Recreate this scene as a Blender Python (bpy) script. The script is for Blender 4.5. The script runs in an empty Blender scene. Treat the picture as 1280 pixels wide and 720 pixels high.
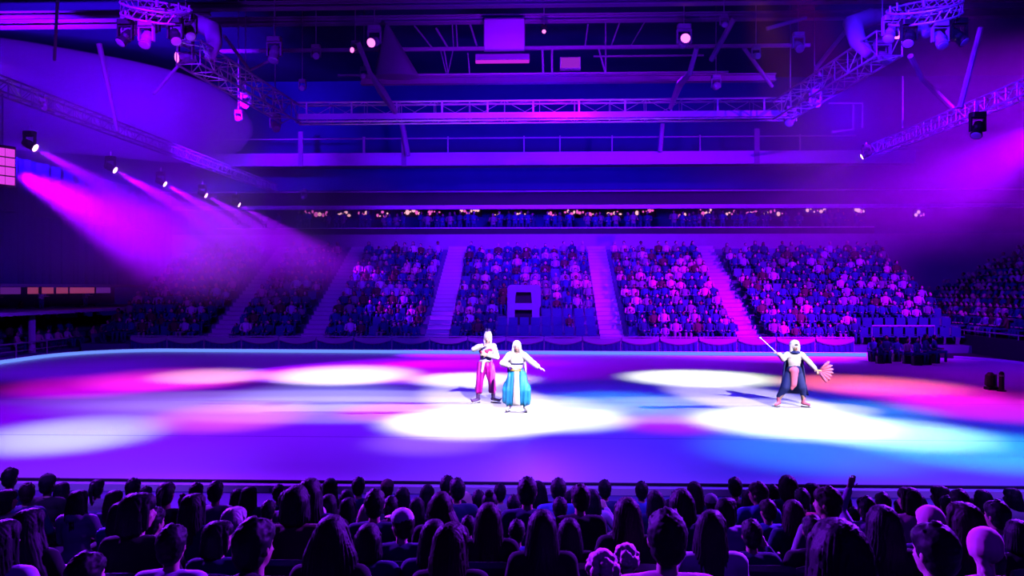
import bpy, math, random
from mathutils import Vector, Matrix, noise
random.seed(7)
SC = bpy.context.scene
COL = SC.collection
PI = math.pi
V = Vector
# ------------------------------------------------------------------ camera
F = 950.0
YAW = math.atan(31 / F)
HC = 2.94
cam_d = bpy.data.cameras.new('camera')
cam_d.sensor_width = 36.0
cam_d.lens = 36.0 * F / 1280.0
cam_d.clip_end = 400
cam_d.clip_start = 0.05
cam = bpy.data.objects.new('camera', cam_d)
COL.objects.link(cam)
cam.location = (0, 0, HC)
cam.rotation_euler = (PI / 2, 0, YAW)
SC.camera = cam
SC.view_settings.view_transform = 'Standard'
SC.view_settings.look = 'None'
SC.view_settings.exposure = 0
SC.view_settings.gamma = 1
SC.view_settings.use_curve_mapping = False
SC.cycles.use_denoising = True
SC.cycles.max_bounces = 4
SC.cycles.diffuse_bounces = 0
SC.cycles.glossy_bounces = 1
SC.cycles.transmission_bounces = 2
SC.cycles.transparent_max_bounces = 6
SC.cycles.volume_bounces = 0
SC.cycles.volume_max_steps = 96
SC.cycles.volume_step_rate = 1.0
SC.cycles.sample_clamp_indirect = 4
SC.cycles.caustics_reflective = False
SC.cycles.caustics_refractive = False

_f = V((-math.sin(YAW), math.cos(YAW), 0)); _r = V((math.cos(YAW), math.sin(YAW), 0))
def ray(px, py):
    return _f + _r * ((px - 640) / F) + V((0, 0, 1)) * ((360 - py) / F)
def atY(px, py, Y):            # world point on the plane y = Y
    d = ray(px, py); return V((0, 0, HC)) + d * (Y / d.y)
def atZ(px, py, Z=0.0):        # world point on a level plane
    d = ray(px, py); return V((0, 0, HC)) + d * ((Z - HC) / d.z)
def atX(px, py, X):
    d = ray(px, py); return V((0, 0, HC)) + d * (X / d.x)

# ------------------------------------------------------------------ materials
def mat(name, col, rough=0.6, var=0.12, scale=6.0, spec=0.3, metal=0.0, bump=0.0):
    m = bpy.data.materials.new(name); m.use_nodes = True
    nt = m.node_tree; b = nt.nodes['Principled BSDF']
    tc = nt.nodes.new('ShaderNodeTexCoord'); n = nt.nodes.new('ShaderNodeTexNoise')
    n.inputs['Scale'].default_value = scale; n.inputs['Detail'].default_value = 3
    nt.links.new(tc.outputs['Object'], n.inputs['Vector'])
    mx = nt.nodes.new('ShaderNodeMix'); mx.data_type = 'RGBA'
    mx.inputs['A'].default_value = (*[c * (1 - var) for c in col], 1)
    mx.inputs['B'].default_value = (*[min(1, c * (1 + var)) for c in col], 1)
    nt.links.new(n.outputs['Fac'], mx.inputs['Factor'])
    nt.links.new(mx.outputs['Result'], b.inputs['Base Color'])
    b.inputs['Roughness'].default_value = rough
    b.inputs['Specular IOR Level'].default_value = spec
    b.inputs['Metallic'].default_value = metal
    if bump:
        bp = nt.nodes.new('ShaderNodeBump'); bp.inputs['Strength'].default_value = bump; bp.inputs['Distance'].default_value = 0.01
        nt.links.new(n.outputs['Fac'], bp.inputs['Height']); nt.links.new(bp.outputs['Normal'], b.inputs['Normal'])
    return m
def emit(name, col, power):
    m = bpy.data.materials.new(name); m.use_nodes = True
    nt = m.node_tree; nt.nodes.clear()
    e = nt.nodes.new('ShaderNodeEmission'); o = nt.nodes.new('ShaderNodeOutputMaterial')
    e.inputs['Color'].default_value = (*col, 1); e.inputs['Strength'].default_value = power
    nt.links.new(e.outputs[0], o.inputs['Surface'])
    return m

# ------------------------------------------------------------------ mesh builder
class MB:
    def __init__(s): s.v = []; s.f = []; s.m = []; s.mi = 0
    def add(s, vs, fs, M=None):
        o = len(s.v)
        s.v += [tuple(M @ V(p)) if M else tuple(p) for p in vs]
        s.f += [tuple(i + o for i in f) for f in fs]; s.m += [s.mi] * len(fs)
        return s
    def box(s, lo, hi, M=None):
        x0, y0, z0 = lo; x1, y1, z1 = hi
        vs = [(x0,y0,z0),(x1,y0,z0),(x1,y1,z0),(x0,y1,z0),(x0,y0,z1),(x1,y0,z1),(x1,y1,z1),(x0,y1,z1)]
        return s.add(vs, [(3,2,1,0),(4,5,6,7),(0,1,5,4),(1,2,6,5),(2,3,7,6),(3,0,4,7)], M)
    def bevbox(s, lo, hi, b, M=None):      # box with chamfered vertical edges
        x0, y0, z0 = lo; x1, y1, z1 = hi
        ring = [(x0+b,y0),(x1-b,y0),(x1,y0+b),(x1,y1-b),(x1-b,y1),(x0+b,y1),(x0,y1-b),(x0,y0+b)]
        return s.prism(ring, z0, z1, M)
    def prism(s, ring, z0, z1, M=None):
        n = len(ring)
        vs = [(x, y, z0) for x, y in ring] + [(x, y, z1) for x, y in ring]
        fs = [tuple(reversed(range(n))), tuple(range(n, 2*n))] + [(i, (i+1) % n, n+(i+1) % n, n+i) for i in range(n)]
        return s.add(vs, fs, M)
    def rings(s, rs, closed=True, M=None):     # rs: list of equal length rings of points
        n = len(rs[0]); vs = [p for r in rs for p in r]; fs = []
        for k in range(len(rs)-1):
            for i in range(n):
                j = (i+1) % n; fs.append((k*n+i, k*n+j, (k+1)*n+j, (k+1)*n+i))
        if closed: fs += [tuple(reversed(range(n))), tuple((len(rs)-1)*n+i for i in range(n))]
        return s.add(vs, fs, M)
    def tube(s, pts, r, n=8, M=None):
        pts = [V(p) for p in pts]; rr = r if isinstance(r, (list, tuple)) else [r]*len(pts)
        rs = []; up = None
        for i, p in enumerate(pts):
            t = (pts[min(i+1, len(pts)-1)] - pts[max(i-1, 0)]).normalized()
            if up is None:
                up = V((0,0,1)) if abs(t.z) < .9 else V((1,0,0))
            a = t.cross(up).normalized(); b = a.cross(t).normalized(); up = b
            rs.append([tuple(p + a*math.cos(2*PI*k/n)*rr[i] + b*math.sin(2*PI*k/n)*rr[i]) for k in range(n)])
        return s.rings(rs, True, M)
    def caps(s, p0, r0, p1, r1, n=10, h=3, M=None):
        p0 = V(p0); p1 = V(p1); t = (p1-p0)
        if t.length < 1e-6: t = V((0,0,1e-4))
        t.normalize(); up = V((0,0,1)) if abs(t.z) < .9 else V((1,0,0))
        a = t.cross(up).normalized(); b = a.cross(t).normalized(); rs = []
        for c, r, sg in ((p0, r0, 0), (p1, r1, 1)):
            for k in range(h+1):
                th = (-PI/2*.97 + PI/2*.97*k/h) if sg == 0 else (PI/2*.97*k/h)
                rs.append([tuple(c + t*(r*math.sin(th)) + (a*math.cos(2*PI*i/n) + b*math.sin(2*PI*i/n))*(r*math.cos(th))) for i in range(n)])
        return s.rings(rs, True, M)
    def ell(s, c, r, rot=(0,0,0), n=14, h=9, M=None):
        R = Matrix.Translation(V(c)) @ Matrix.Rotation(rot[2],4,'Z') @ Matrix.Rotation(rot[1],4,'Y') @ Matrix.Rotation(rot[0],4,'X')
        if M: R = M @ R
        rs = []
        for k in range(h+1):
            th = -PI/2*.985 + PI*.985*k/h
            rs.append([(r[0]*math.cos(th)*math.cos(2*PI*i/n), r[1]*math.cos(th)*math.sin(2*PI*i/n), r[2]*math.sin(th)) for i in range(n)])
        return s.rings(rs, True, R)
    def mesh(s, name, mats, smooth=False):
        me = bpy.data.meshes.new(name); me.from_pydata(s.v, [], s.f)
        for m in (mats if isinstance(mats, (list, tuple)) else [mats]): me.materials.append(m)
        me.polygons.foreach_set('material_index', s.m)
        if smooth: me.polygons.foreach_set('use_smooth', [True]*len(me.polygons))
        me.update(); return me
    def build(s, name, mats, parent=None, smooth=False):
        o = bpy.data.objects.new(name, s.mesh(name, mats, smooth)); COL.objects.link(o)
        if parent: o.parent = parent
        return o
def tag(o, label=None, cat=None, group=None, kind=None):
    if label: o['label'] = label
    if cat: o['category'] = cat
    if group: o['group'] = group
    if kind: o['kind'] = kind
    return o
def empty(name, loc=(0,0,0), rz=0.0, rot=None):
    o = bpy.data.objects.new(name, None); COL.objects.link(o); o.location = loc
    o.rotation_euler = rot if rot else (0,0,rz); o.empty_display_size = .1
    return o
def structure(o): o['kind'] = 'structure'; return o
def copy_tree(o, parent=None):
    c = o.copy(); COL.objects.link(c)
    if parent: c.parent = parent
    for ch in o.children: copy_tree(ch, c)
    return c
def remesh(mb, name, mats, vox, smooth=3, par=None):
    o = bpy.data.objects.new('tmp', mb.mesh('tmp', [])); COL.objects.link(o)
    m = o.modifiers.new('r', 'REMESH'); m.mode = 'VOXEL'; m.voxel_size = vox
    if smooth:
        q = o.modifiers.new('s', 'SMOOTH'); q.iterations = smooth; q.factor = .5
    dg = bpy.context.evaluated_depsgraph_get(); dg.update()
    me = bpy.data.meshes.new_from_object(o.evaluated_get(dg)); me.name = name
    old = o.data; bpy.data.objects.remove(o); bpy.data.meshes.remove(old)
    me.materials.clear()
    for k in (mats if isinstance(mats, (list, tuple)) else [mats]): me.materials.append(k)
    me.polygons.foreach_set('use_smooth', [True]*len(me.polygons)); me.update()
    return me
def link(me, name, parent=None, loc=None):
    o = bpy.data.objects.new(name, me); COL.objects.link(o)
    if parent: o.parent = parent
    if loc: o.location = loc
    return o
ORD = ['first','second','third','fourth','fifth','sixth','seventh','eighth','ninth','tenth','eleventh','twelfth','thirteenth','fourteenth','fifteenth','sixteenth','seventeenth','eighteenth','nineteenth','twentieth']
TENS = {2:'twenty',3:'thirty',4:'forty',5:'fifty',6:'sixty'}
def ordi(n):
    if n <= 20: return ORD[n-1]
    t, u = divmod(n, 10)
    return TENS[t][:-1]+'ieth' if u == 0 else TENS[t]+'-'+ORD[u-1]

# base materials
M_ICE = mat('ice', (.86,.88,.90), .42, .03, .6, .25)
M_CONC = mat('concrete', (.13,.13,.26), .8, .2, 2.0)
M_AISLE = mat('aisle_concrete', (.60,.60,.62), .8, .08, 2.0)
M_DARK = mat('dark_paint', (.03,.03,.035), .7, .2, 3.0)
M_WALL = mat('navy_lit_wall', (.02,.03,.24), .85, .15, .5)  # navy of the lighting put into the wall colour
M_DRAPE = mat('blue_lit_drape', (.02,.02,.30), .95, .2, 1.0)  # black drape with the blue wash put into its colour
M_DECK = mat('navy_lit_deck', (.015,.02,.09), .9, .2, .5)  # dark deck, navy of the lighting put into its colour
M_STEEL = mat('painted_steel', (.45,.45,.47), .45, .1, 3.0)
M_ALU = mat('aluminium_truss', (.65,.65,.67), .35, .08, 8.0, .5, .3)
M_WHITE = mat('white_board', (.88,.88,.9), .4, .03, 2.0)
M_PALE = mat('pale_panel', (.7,.7,.72), .6, .06, 2.0)
M_GREYP = mat('grey_panel', (.35,.35,.37), .6, .1, 2.0)
M_BLACK = mat('black_plastic', (.018,.018,.02), .45, .2, 8.0)
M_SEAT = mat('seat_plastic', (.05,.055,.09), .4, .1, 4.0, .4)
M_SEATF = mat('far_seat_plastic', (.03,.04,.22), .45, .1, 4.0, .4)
M_SWAG = mat('barrier_cloth', (.03,.04,.20), .9, .2, 4.0)
# ================================================================== the building
NEAR_Y, FAR_Y = 11.5, 33.6
XL, XR = -20.6, 18.6
# rink outline (rounded corners) -------------------------------------------------
def rink_path(r=7.0, off=0.0):
    pts = []
    for cx, cy, r, a0 in ((XR-3.1, 29.85, 3.1, 0), (XL+3.7, 30.6, 3.7, 90)):
        for k in range(13):
            a = math.radians(a0 + 90*k/12); pts.append((cx + r*math.cos(a), cy + r*math.sin(a)))
    return [(XR, NEAR_Y)] + pts + [(XL, NEAR_Y)]
# ice with faint seams in its material
def ice_mat():
    m = M_ICE; nt = m.node_tree; b = nt.nodes['Principled BSDF']
    mx = [n for n in nt.nodes if n.type == 'MIX'][0]
    sep = nt.nodes.new('ShaderNodeSeparateXYZ'); tc = [n for n in nt.nodes if n.type == 'TEX_COORD'][0]
    nt.links.new(tc.outputs['Object'], sep.inputs[0])
    prev = mx.outputs['Result']
    for y, w, k in ((14.9, .035, .72), (19.6, .03, .9), (27.5, .04, .9)):
        c = nt.nodes.new('ShaderNodeMath'); c.operation = 'COMPARE'; c.inputs[1].default_value = y; c.inputs[2].default_value = w
        nt.links.new(sep.outputs['Y'], c.inputs[0])
        q = nt.nodes.new('ShaderNodeMix'); q.data_type = 'RGBA'; q.blend_type = 'MULTIPLY'
        q.inputs['B'].default_value = (k*.9, k*.9, k, 1); nt.links.new(c.outputs[0], q.inputs['Factor'])
        nt.links.new(prev, q.inputs['A']); prev = q.outputs['Result']
    nt.links.new(prev, b.inputs['Base Color'])
ice_mat()
path = rink_path()
structure(MB().prism([(x, y) for x, y in path], -.12, 0.0).build('floor', M_ICE))
# concrete slab under and around
structure(MB().box((-34, 10.2, -.90), (34, 56, -.13)).build('floor_slab', M_CONC))
# ground around the rink, raised to just under ice level
g = MB()
g.box((-34, 32.9, -.13), (34, 56, -.021))
structure(g.build('floor_far', M_DARK))
g = MB(); g.box((-34, 11.5, -.13), (XL+.1, 32.89, -.021)); structure(g.build('floor_left', M_DARK))
g = MB(); g.box((XR-.1, 11.5, -.13), (34, 32.89, -.021)); structure(g.build('floor_right', M_DARK))
# low white boards round the ice
def kerb(pts, name, h=.17, w=.14):
    mb = MB(); rs = []
    for i, (x, y) in enumerate(pts):
        a = V(pts[max(i-1,0)]); b = V(pts[min(i+1,len(pts)-1)]); t = (b-a).normalized(); nrm = V((t.y, -t.x))
        q = V((x, y)); q2 = q + nrm*w
        rs.append([(q.x,q.y,-.02),(q2.x,q2.y,-.02),(q2.x,q2.y,h-.02),(q2.x-nrm.x*.02,q2.y-nrm.y*.02,h),(q.x+nrm.x*.02,q.y+nrm.y*.02,h),(q.x,q.y,h-.02)])
    mb.rings(rs); return structure(mb.build(name, M_WHITE))
rp = rink_path()
arc = rp[1:-1]
right_arc = arc[:13]; left_arc = arc[13:]
mb = MB()
lp = [(14.1, 33.02-.004)] + [(x+.004, y-.004) for x, y in left_arc] + [(XL+.004, 20)]
rs = []
for i, (x, y) in enumerate(lp):
    a = V(lp[max(i-1,0)]); b = V(lp[min(i+1,len(lp)-1)]); t = (b-a).normalized(); n = V((t.y, -t.x))
    rs.append([(x-n.x*.02, y-n.y*.02, .02), (x, y, .02), (x, y, .16), (x-n.x*.02, y-n.y*.02, .16)])
mb.rings(rs)
tag(mb.build('added_kerb_glow', emit('added_kerb_glow', (.14,.26,.90), 1.15)), 'thin added blue-white glow in place of light on the far kerb', 'added glow')  # added glowing strip, stands in for cyan light on the white kerb
kerb([(14.2, 33.02)] + left_arc + [(XL, NEAR_Y)], 'trim_1')
# right corner: taller purple-lit board
kr = [(XR, NEAR_Y)] + [p for p in right_arc if p[0] > 17.2]
kerb(kr, 'trim_2', .10, .14)
# near retaining face below the ice, seen between the heads of the audience
mb = MB(); mb.box((-24, 11.30, -.90), (24, 11.48, -.03))
structure(mb.build('wall_near', M_PALE))
mb = MB()
for x in range(-22, 23, 2): mb.box((x-.015, 11.27, -.86), (x+.015, 11.298, -.06))
mb.box((-24, 11.26, -.36), (24, 11.298, -.33)); mb.box((-24, 11.26, -.62), (24, 11.298, -.60))
structure(mb.build('trim_3', M_GREYP))
mb = MB(); mb.box((-24, 11.45, -.028), (24, 11.498, .008))
structure(mb.build('trim_4', M_DARK))

# ------------------------------------------------------------------ walls, roof
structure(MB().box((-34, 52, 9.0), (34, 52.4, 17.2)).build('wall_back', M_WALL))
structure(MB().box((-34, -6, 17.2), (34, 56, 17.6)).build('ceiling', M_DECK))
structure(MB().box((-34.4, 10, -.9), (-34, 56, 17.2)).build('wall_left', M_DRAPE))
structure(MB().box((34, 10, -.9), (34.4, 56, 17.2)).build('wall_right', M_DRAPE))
# tall black drape over the left end, in soft folds
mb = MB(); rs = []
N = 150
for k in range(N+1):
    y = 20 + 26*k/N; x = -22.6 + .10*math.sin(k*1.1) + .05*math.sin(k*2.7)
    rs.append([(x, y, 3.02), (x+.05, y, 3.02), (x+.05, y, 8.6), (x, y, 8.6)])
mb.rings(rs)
tag(mb.build('stage_drape', M_DRAPE, smooth=False), 'tall black drape coloured as if blue-lit, hanging above the left end balcony', 'drape')

# ------------------------------------------------------------------ far grandstand
ROWS, PITCH, RISE, Y0, Z0 = 13, .85, .41, 35.6, .32
def row(i): return Y0 + i*PITCH, Z0 + i*RISE
mb = MB()
for i in range(ROWS):
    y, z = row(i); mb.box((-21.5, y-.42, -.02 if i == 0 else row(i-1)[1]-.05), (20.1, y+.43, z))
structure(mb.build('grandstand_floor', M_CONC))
AIS = [(-15.2, 'at the hazy left end of the far stand'), (-10.7, 'second from the left'), (-4.75, 'just left of the pale letter-shaped block'),
       (3.55, 'just right of the pale letter-shaped block'), (9.95, 'furthest to the right')]
AW = .56
for x, w in AIS:
    mb = MB()
    for k in range(26):
        y = Y0-.47 + k*PITCH/2; z = Z0 + .02 + (k)*RISE/2
        mb.box((x-AW, y, z-.30), (x+AW, y+PITCH/2, z))
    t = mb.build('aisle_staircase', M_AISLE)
    tag(t, 'pale concrete aisle staircase, ' + w, 'staircase', 'aisle staircases of the far stand')
    mb = MB()
    for k in range(26):
        y = Y0-.47 + k*PITCH/2; z = Z0+.02 + k*RISE/2
        mb.box((x-AW+.02, y-.010, z-.030), (x+AW-.02, y-.001, z-.010))
    mb.build('stair_nosing', M_GREYP, t)
# parapet and upper concourse -----------------------------------------------------
structure(MB().box((-24, 46.35, 0), (34, 46.6, 6.22)).build('wall_parapet', M_GREYP))
structure(MB().box((-24, 46.6, 5.9), (34, 52, 6.15)).build('floor_concourse', M_CONC))
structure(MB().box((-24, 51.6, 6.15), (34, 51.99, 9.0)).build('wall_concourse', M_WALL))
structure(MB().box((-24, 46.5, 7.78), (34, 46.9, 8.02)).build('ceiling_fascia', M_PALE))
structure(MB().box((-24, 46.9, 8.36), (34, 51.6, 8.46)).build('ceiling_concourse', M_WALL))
structure(MB().box((-24, 46.7, 8.02), (34, 47.0, 8.55)).build('wall_upper', M_DARK))
structure(MB().tube([(-24, 46.45, 8.85), (34, 46.45, 8.85)], .05).build('trim_6', M_STEEL))
structure(MB().box((-24, 46.95, 8.5), (34, 52.0, 9.02)).build('wall_ledge', M_DARK))
# bar counter at the front of the concourse
t = MB().box((-20, 46.9, 6.15), (20.5, 47.3, 6.62)).build('bar_counter', M_DARK)
tag(t, 'long dark drink counter along the upper concourse rail', 'counter')
MB().box((-20, 46.85, 6.62), (20.5, 47.35, 6.68)).build('counter_top', M_PALE, t)
# warm lamps in the concourse
LAMPS = [(395,268,2),(430,268,1),(455,270,1),(478,269,1),(515,266,1.5),(543,268,1),(587,266,1.6),(620,269,.7),(650,269,1),(690,268,.8),(714,267,1.2),(735,267,1.6),(768,268,1.2),(806,266,1.5),
         (850,270,1),(882,266,1),(915,268,1),(940,268,.8),(966,267,1.8),(1020,265,1.6),(1075,265,.8),(1150,268,.8)]
E_WARM = emit('warm_lamp', (1.0,.42,.55), 1.3)
E_PINK = emit('pink_lamp', (1.0,.12,.7), .9)
for i, (px, py, w) in enumerate(LAMPS):
    p = atY(px, py, 51.4); 
    r = empty('wall_lamp', (p.x, 51.5, p.z))
    tag(r, 'warm glowing concourse lamp, %s from the left in the row' % ordi(i+1), 'lamp', 'warm lamps of the upper concourse')
    MB().box((-.52*w, 0, -.28), (.52*w, .1, .36)).build('housing', M_DARK, r)
    rl = random.Random(i); nb = 3 + int(2*w)
    for b in range(nb):
        bx = (-.42 + .84*(b+.5)/nb)*w; bz = rl.uniform(-.08,.22); br = rl.uniform(.05,.13)
        mb = MB(); mb.ell((bx, -.08, bz), (br*rl.uniform(.7,1.3), .05, br*rl.uniform(.7,1.6)), (0,0,0), 10, 6); mb.build('bulb', E_WARM if rl.random() < .5 else E_PINK, r, True)
# ------------------------------------------------------------------ letter shaped block
p = atY(655, 405, 37.2)
M_LET = mat('letter_paint', (.30,.34,.42), .6, .05, 3)
r = empty('letter_block', (-.65, 36.9, 1.16))
tag(r, 'pale block shaped like a letter A, standing among the seats', 'letter block')
def round_slab(x0, x1, z0, z1, y0, y1, rad):
    pts = []
    for cx, cz, a0 in ((x1-rad, z1-rad, 0), (x0+rad, z1-rad, 90)):
        for k in range(6):
            a = math.radians(a0+18*k); pts.append((cx+rad*math.cos(a), cz+rad*math.sin(a)))
    pts += [(x0, z0), (x1, z0)]
    return pts
mb = MB()
out = round_slab(-.80, .80, .0, 1.92, 0, 0, .14)
# A: outer frame from strips (left leg, right leg, top, crossbar) sharing faces
def xz_prism(mb, ring, y0, y1):
    M = Matrix(((1,0,0,0),(0,0,-1,0),(0,1,0,0),(0,0,0,1)))
    mb.prism(ring, -y1, -y0, M)
xz_prism(mb, [(-.80,-.02),(-.42,-.02),(-.42,.72),(-.42,.98),(-.36,1.60),(-.36,1.93),(-.62,1.93),(-.70,1.90),(-.76,1.84),(-.78,1.76)], 0, .5)
xz_prism(mb, [(.42,-.02),(.80,-.02),(.78,.8),(.86,.9),(.84,1.80),(.80,1.88),(.72,1.93),(.36,1.93),(.36,1.60),(.42,.98)], 0, .5)
xz_prism(mb, [(-.36,1.58),(.36,1.58),(.36,1.93),(-.36,1.93)], .0, .5)
xz_prism(mb, [(-.42,.72),(.42,.72),(.42,1.04),(-.42,1.04)], .0, .5)
mb.build('letter_face', M_LET, r)
MB().box((-.42, .42, -.02), (.42, .48, 1.6)).build('backing', M_DARK, r)
# ------------------------------------------------------------------ front barrier with swags
X = -18.9; k = 0
while X < 13.2:
    w = 1.72; k += 1
    r = empty('barrier_panel', (X+w/2, 34.8, 0))
    tag(r, 'swagged dark cloth barrier in front of the far stand, %s panel from the left' % ordi(k), 'barrier', 'swagged barriers before the far stand')
    h = w/2-.02
    mb = MB(); mb.tube([(-h,0,.70),(h,0,.70)], .025); mb.tube([(-h,0,-.02),(-h,0,.70)], .03, 6); mb.tube([(h,0,-.02),(h,0,.70)], .03, 6)
    mb.build('rail', M_STEEL, r)
    mb = MB(); rs = []
    for i in range(25):
        u = -1+2*i/24; x = u*h
        dz = .24*(1-u*u); d = .03*math.sin(i*1.9)
        rs.append([(x, -.06+d, .06), (x, -.035+d, .06), (x, -.02+d*.3, .62-.0*dz), (x, -.045+d*.3, .62)])
    mb.rings(rs); mb.build('skirt', M_SWAG, r)
    mb = MB(); rs = []
    for i in range(25):
        u = -1+2*i/24; x = u*h; sag = .18*(1-u*u)
        rs.append([(x, -.10, .56-sag), (x, -.075, .52-sag), (x, -.05, .66-sag*.2), (x, -.075, .68-sag*.2)])
    mb.rings(rs); mb.build('swag', M_GREYP, r)
    X += w + .03
# ------------------------------------------------------------------ left end
structure(MB().box((-34, 20, 1.80), (-21.2, 46, 1.94)).build('floor_balcony', M_PALE))
structure(MB().box((-26.4, 20, 1.98), (-26.0, 46, 3.3)).build('wall_club', M_WALL))
structure(MB().box((-26.0, 20, 2.99), (-22.2, 46, 3.12)).build('ceiling_club', M_PALE))
t = MB().tube([(0,0,-.02),(0,0,1.80)], .14, 16).build('round_column', M_PALE, smooth=False)
q = atY(40, 450, 29.6); t.location = (-20.9 if q.x > -20.9 else q.x, 29.9, 0)
q = ray(40, 450); t.location = V((0,0,0)) + V((q.x, q.y, 0))*(32.6/q.y)
t.location.z = 0
tag(t, 'pale round column under the left end balcony', 'column')
MB().tube([(0,0,-.02),(0,0,.12)], .20, 16).build('base_collar', M_GREYP, t)
E_SIGN = emit('club_sign', (1.0,.12,.42), .28)
for i, (a, b) in enumerate(((0,26),(34,48),(52,67),(70,85),(87,118),(120,138))):
    pa = atX(a, 362, -22.35); pb = atX(b, 362, -22.35)
    y0, y1 = sorted((pa.y, pb.y))
    r = empty('strip_lamp', (-22.35, (y0+y1)/2, 2.80))
    tag(r, 'pink glowing panel above the left balcony, %s from the picture edge' % ordi(i+1), 'light panel', 'glowing panels over the left balcony')
    h = (y1-y0)/2
    MB().box((-.12,-h,-.14),(-.01,h,.20)).build('housing', M_DARK, r)
    MB().box((-.009,-h+.03,-.12),(.02,h-.03,.17)).build('diffuser', E_SIGN if i in (1,2,3,4) else emit('dim_sign', (.35,.04,.8), .25), r)
mb = MB()
for i in range(5): mb.box((-22.2-i*.8-.4, 21, -.02), (-22.2-i*.8+.4, 45, .10+.30*i))
structure(mb.build('grandstand_left', M_CONC))
mb = MB(); mb.tube([(-21.7,21,.62),(-21.7,34.5,.62)], .03); mb.tube([(-21.7,21,.3),(-21.7,34.5,.3)], .02)
for y in range(21, 35, 2): mb.tube([(-21.7,y,-.02),(-21.7,y,.62)], .025, 6)
tag(mb.build('guard_rail', M_STEEL), 'steel guard rail before the dark left end seats', 'railing')
# ------------------------------------------------------------------ right end stand
RR = 15
mb = MB()
for i in range(RR): mb.box((20.6+i*.85-.42, 20, -.02), (20.6+i*.85+.43, 46.3, .62+.40*i))
structure(mb.build('grandstand_right', M_CONC))
mb = MB(); mb.box((19.75, 20, -.02), (19.95, 44.5, .78)); structure(mb.build('wall_right_front', M_DARK))
mb = MB(); mb.tube([(19.85,20,.98),(19.85,38,.98)], .03)
for y in range(20, 39, 2): mb.tube([(19.85,y,.78),(19.85,y,.98)], .025, 6)
tag(mb.build('guard_rail', M_STEEL), 'steel guard rail on the dark wall of the right end stand', 'railing')
# dark corner passage between the two stands
mb = MB(); mb.tube([(15.2, 35.0, 1.22),(18.0, 35.0, 1.22)], .035); mb.tube([(15.2, 35.0, -.02),(15.2, 35.0, 1.22)], .015); mb.tube([(18.0, 35.0, -.02),(18.0, 35.0, 1.22)], .015)
tag(mb.build('gate_rail', M_STEEL), 'pale rail across the corner passage of the stands', 'railing')

# ------------------------------------------------------------------ roof steel
def beamX(name, x0, x1, y, z0, z1, m, depth=.35):       # I beam along x
    mb = MB(); t = .06
    mb.box((x0, y, z0), (x1, y+depth, z0+t)); mb.box((x0, y, z1-t), (x1, y+depth, z1)); mb.box((x0, y+depth*.42, z0+t), (x1, y+depth*.58, z1-t))
    return structure(mb.build(name, m))
def zz(py, Y): return HC + (360-py)*Y/F
beamX('ceiling_beam', -16, 24, 30, zz(6,30), zz(-3,30), M_STEEL)
beamX('ceiling_beam', -30, 24, 34, zz(26,34), zz(17,34), M_STEEL, .4)
beamX('ceiling_beam', -30, -14, 32, zz(13,32), zz(6,32), M_STEEL, .3)
beamX('ceiling_beam', -30, 30, 42, zz(-10,42), zz(-20,42), M_STEEL, .5)
beamX('ceiling_beam', -9.0, 12, 38.5, zz(103,38.5), zz(94,38.5), M_GREYP, .4)
# catwalk with a bright fascia near the back wall
xa, xb = atY(238, 198, 46).x, atY(1145, 198, 46).x
r = empty('catwalk', (0, 46, 0))
tag(r, 'long lit catwalk across the back wall under the roof', 'catwalk')
za, zb = zz(206,46), zz(190,46)
MB().box((xa, 0, za), (xb, .12, zb)).build('fascia', M_PALE, r)
MB().box((xa, .12, za), (xb, 1.1, za+.08)).build('walkway', M_GREYP, r)
MB().tube([(xa, .05, zz(172,46)), (xb-3.5, .05, zz(172,46))], .045).build('handrail', M_STEEL, r)
for px, w in ((376,.28),(455,.14),(505,.30),(560,.07),(655,.07),(700,.07),(765,.07),(826,.2),(875,.07),(946,.30),(1000,.07)):
    x = atY(px, 180, 46).x
    mb = MB(); mb.box((x-w/2, -.06, za-.05 if w > .25 else zb), (x+w/2, -.002 if w > .25 else .06, zz(170,46)+(.35 if w > .25 else 0)))
    mb.build('post', M_GREYP if w > .25 else M_STEEL, r)
# roof lattice girder (chords, diagonals)
r = empty('roof_girder', (0, 36, 0)); tag(r, 'steel roof girder with slender diagonals over the middle of the rink', 'girder')
zt, zl = zz(60,36), zz(92,36)
MB().box((-16, 0, zt-.06), (12.8, .16, zt+.09)).build('top_chord', M_STEEL, r)
MB().box((-9.5, 0, zl-.04), (9.0, .12, zl+.04)).build('bottom_chord', M_STEEL, r)
for px0, py0, px1, py1, w in ((555,60,560,92,.05),(567,60,560,92,.04),(550,60,558,92,.04),(585,66,587,92,.05),(678,60,679,92,.09),(690,60,690,92,.09),(748,60,757,92,.07),(757,60,757,92,.07),
                           (735,30,731,60,.06),(757,25,757,60,.06),(775,27,763,60,.06),(809,22,787,60,.04),(565,25,567,60,.05),(570,25,572,60,.05),(545,35,560,60,.09),(518,32,542,62,.07),(586,25,596,57,.09)):
    a = atY(px0, py0, 36.08); b = atY(px1, py1, 36.08)
    MB().tube([(a.x, .08, a.z), (b.x, .08, b.z)], w*.6, 6).build('diagonal', M_STEEL, r)
MB().box((atY(742,70,36).x, .02, zz(72,36)), (atY(880,70,36).x, .08, zz(70,36))).build('cable_tray', M_GREYP, r)
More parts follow.
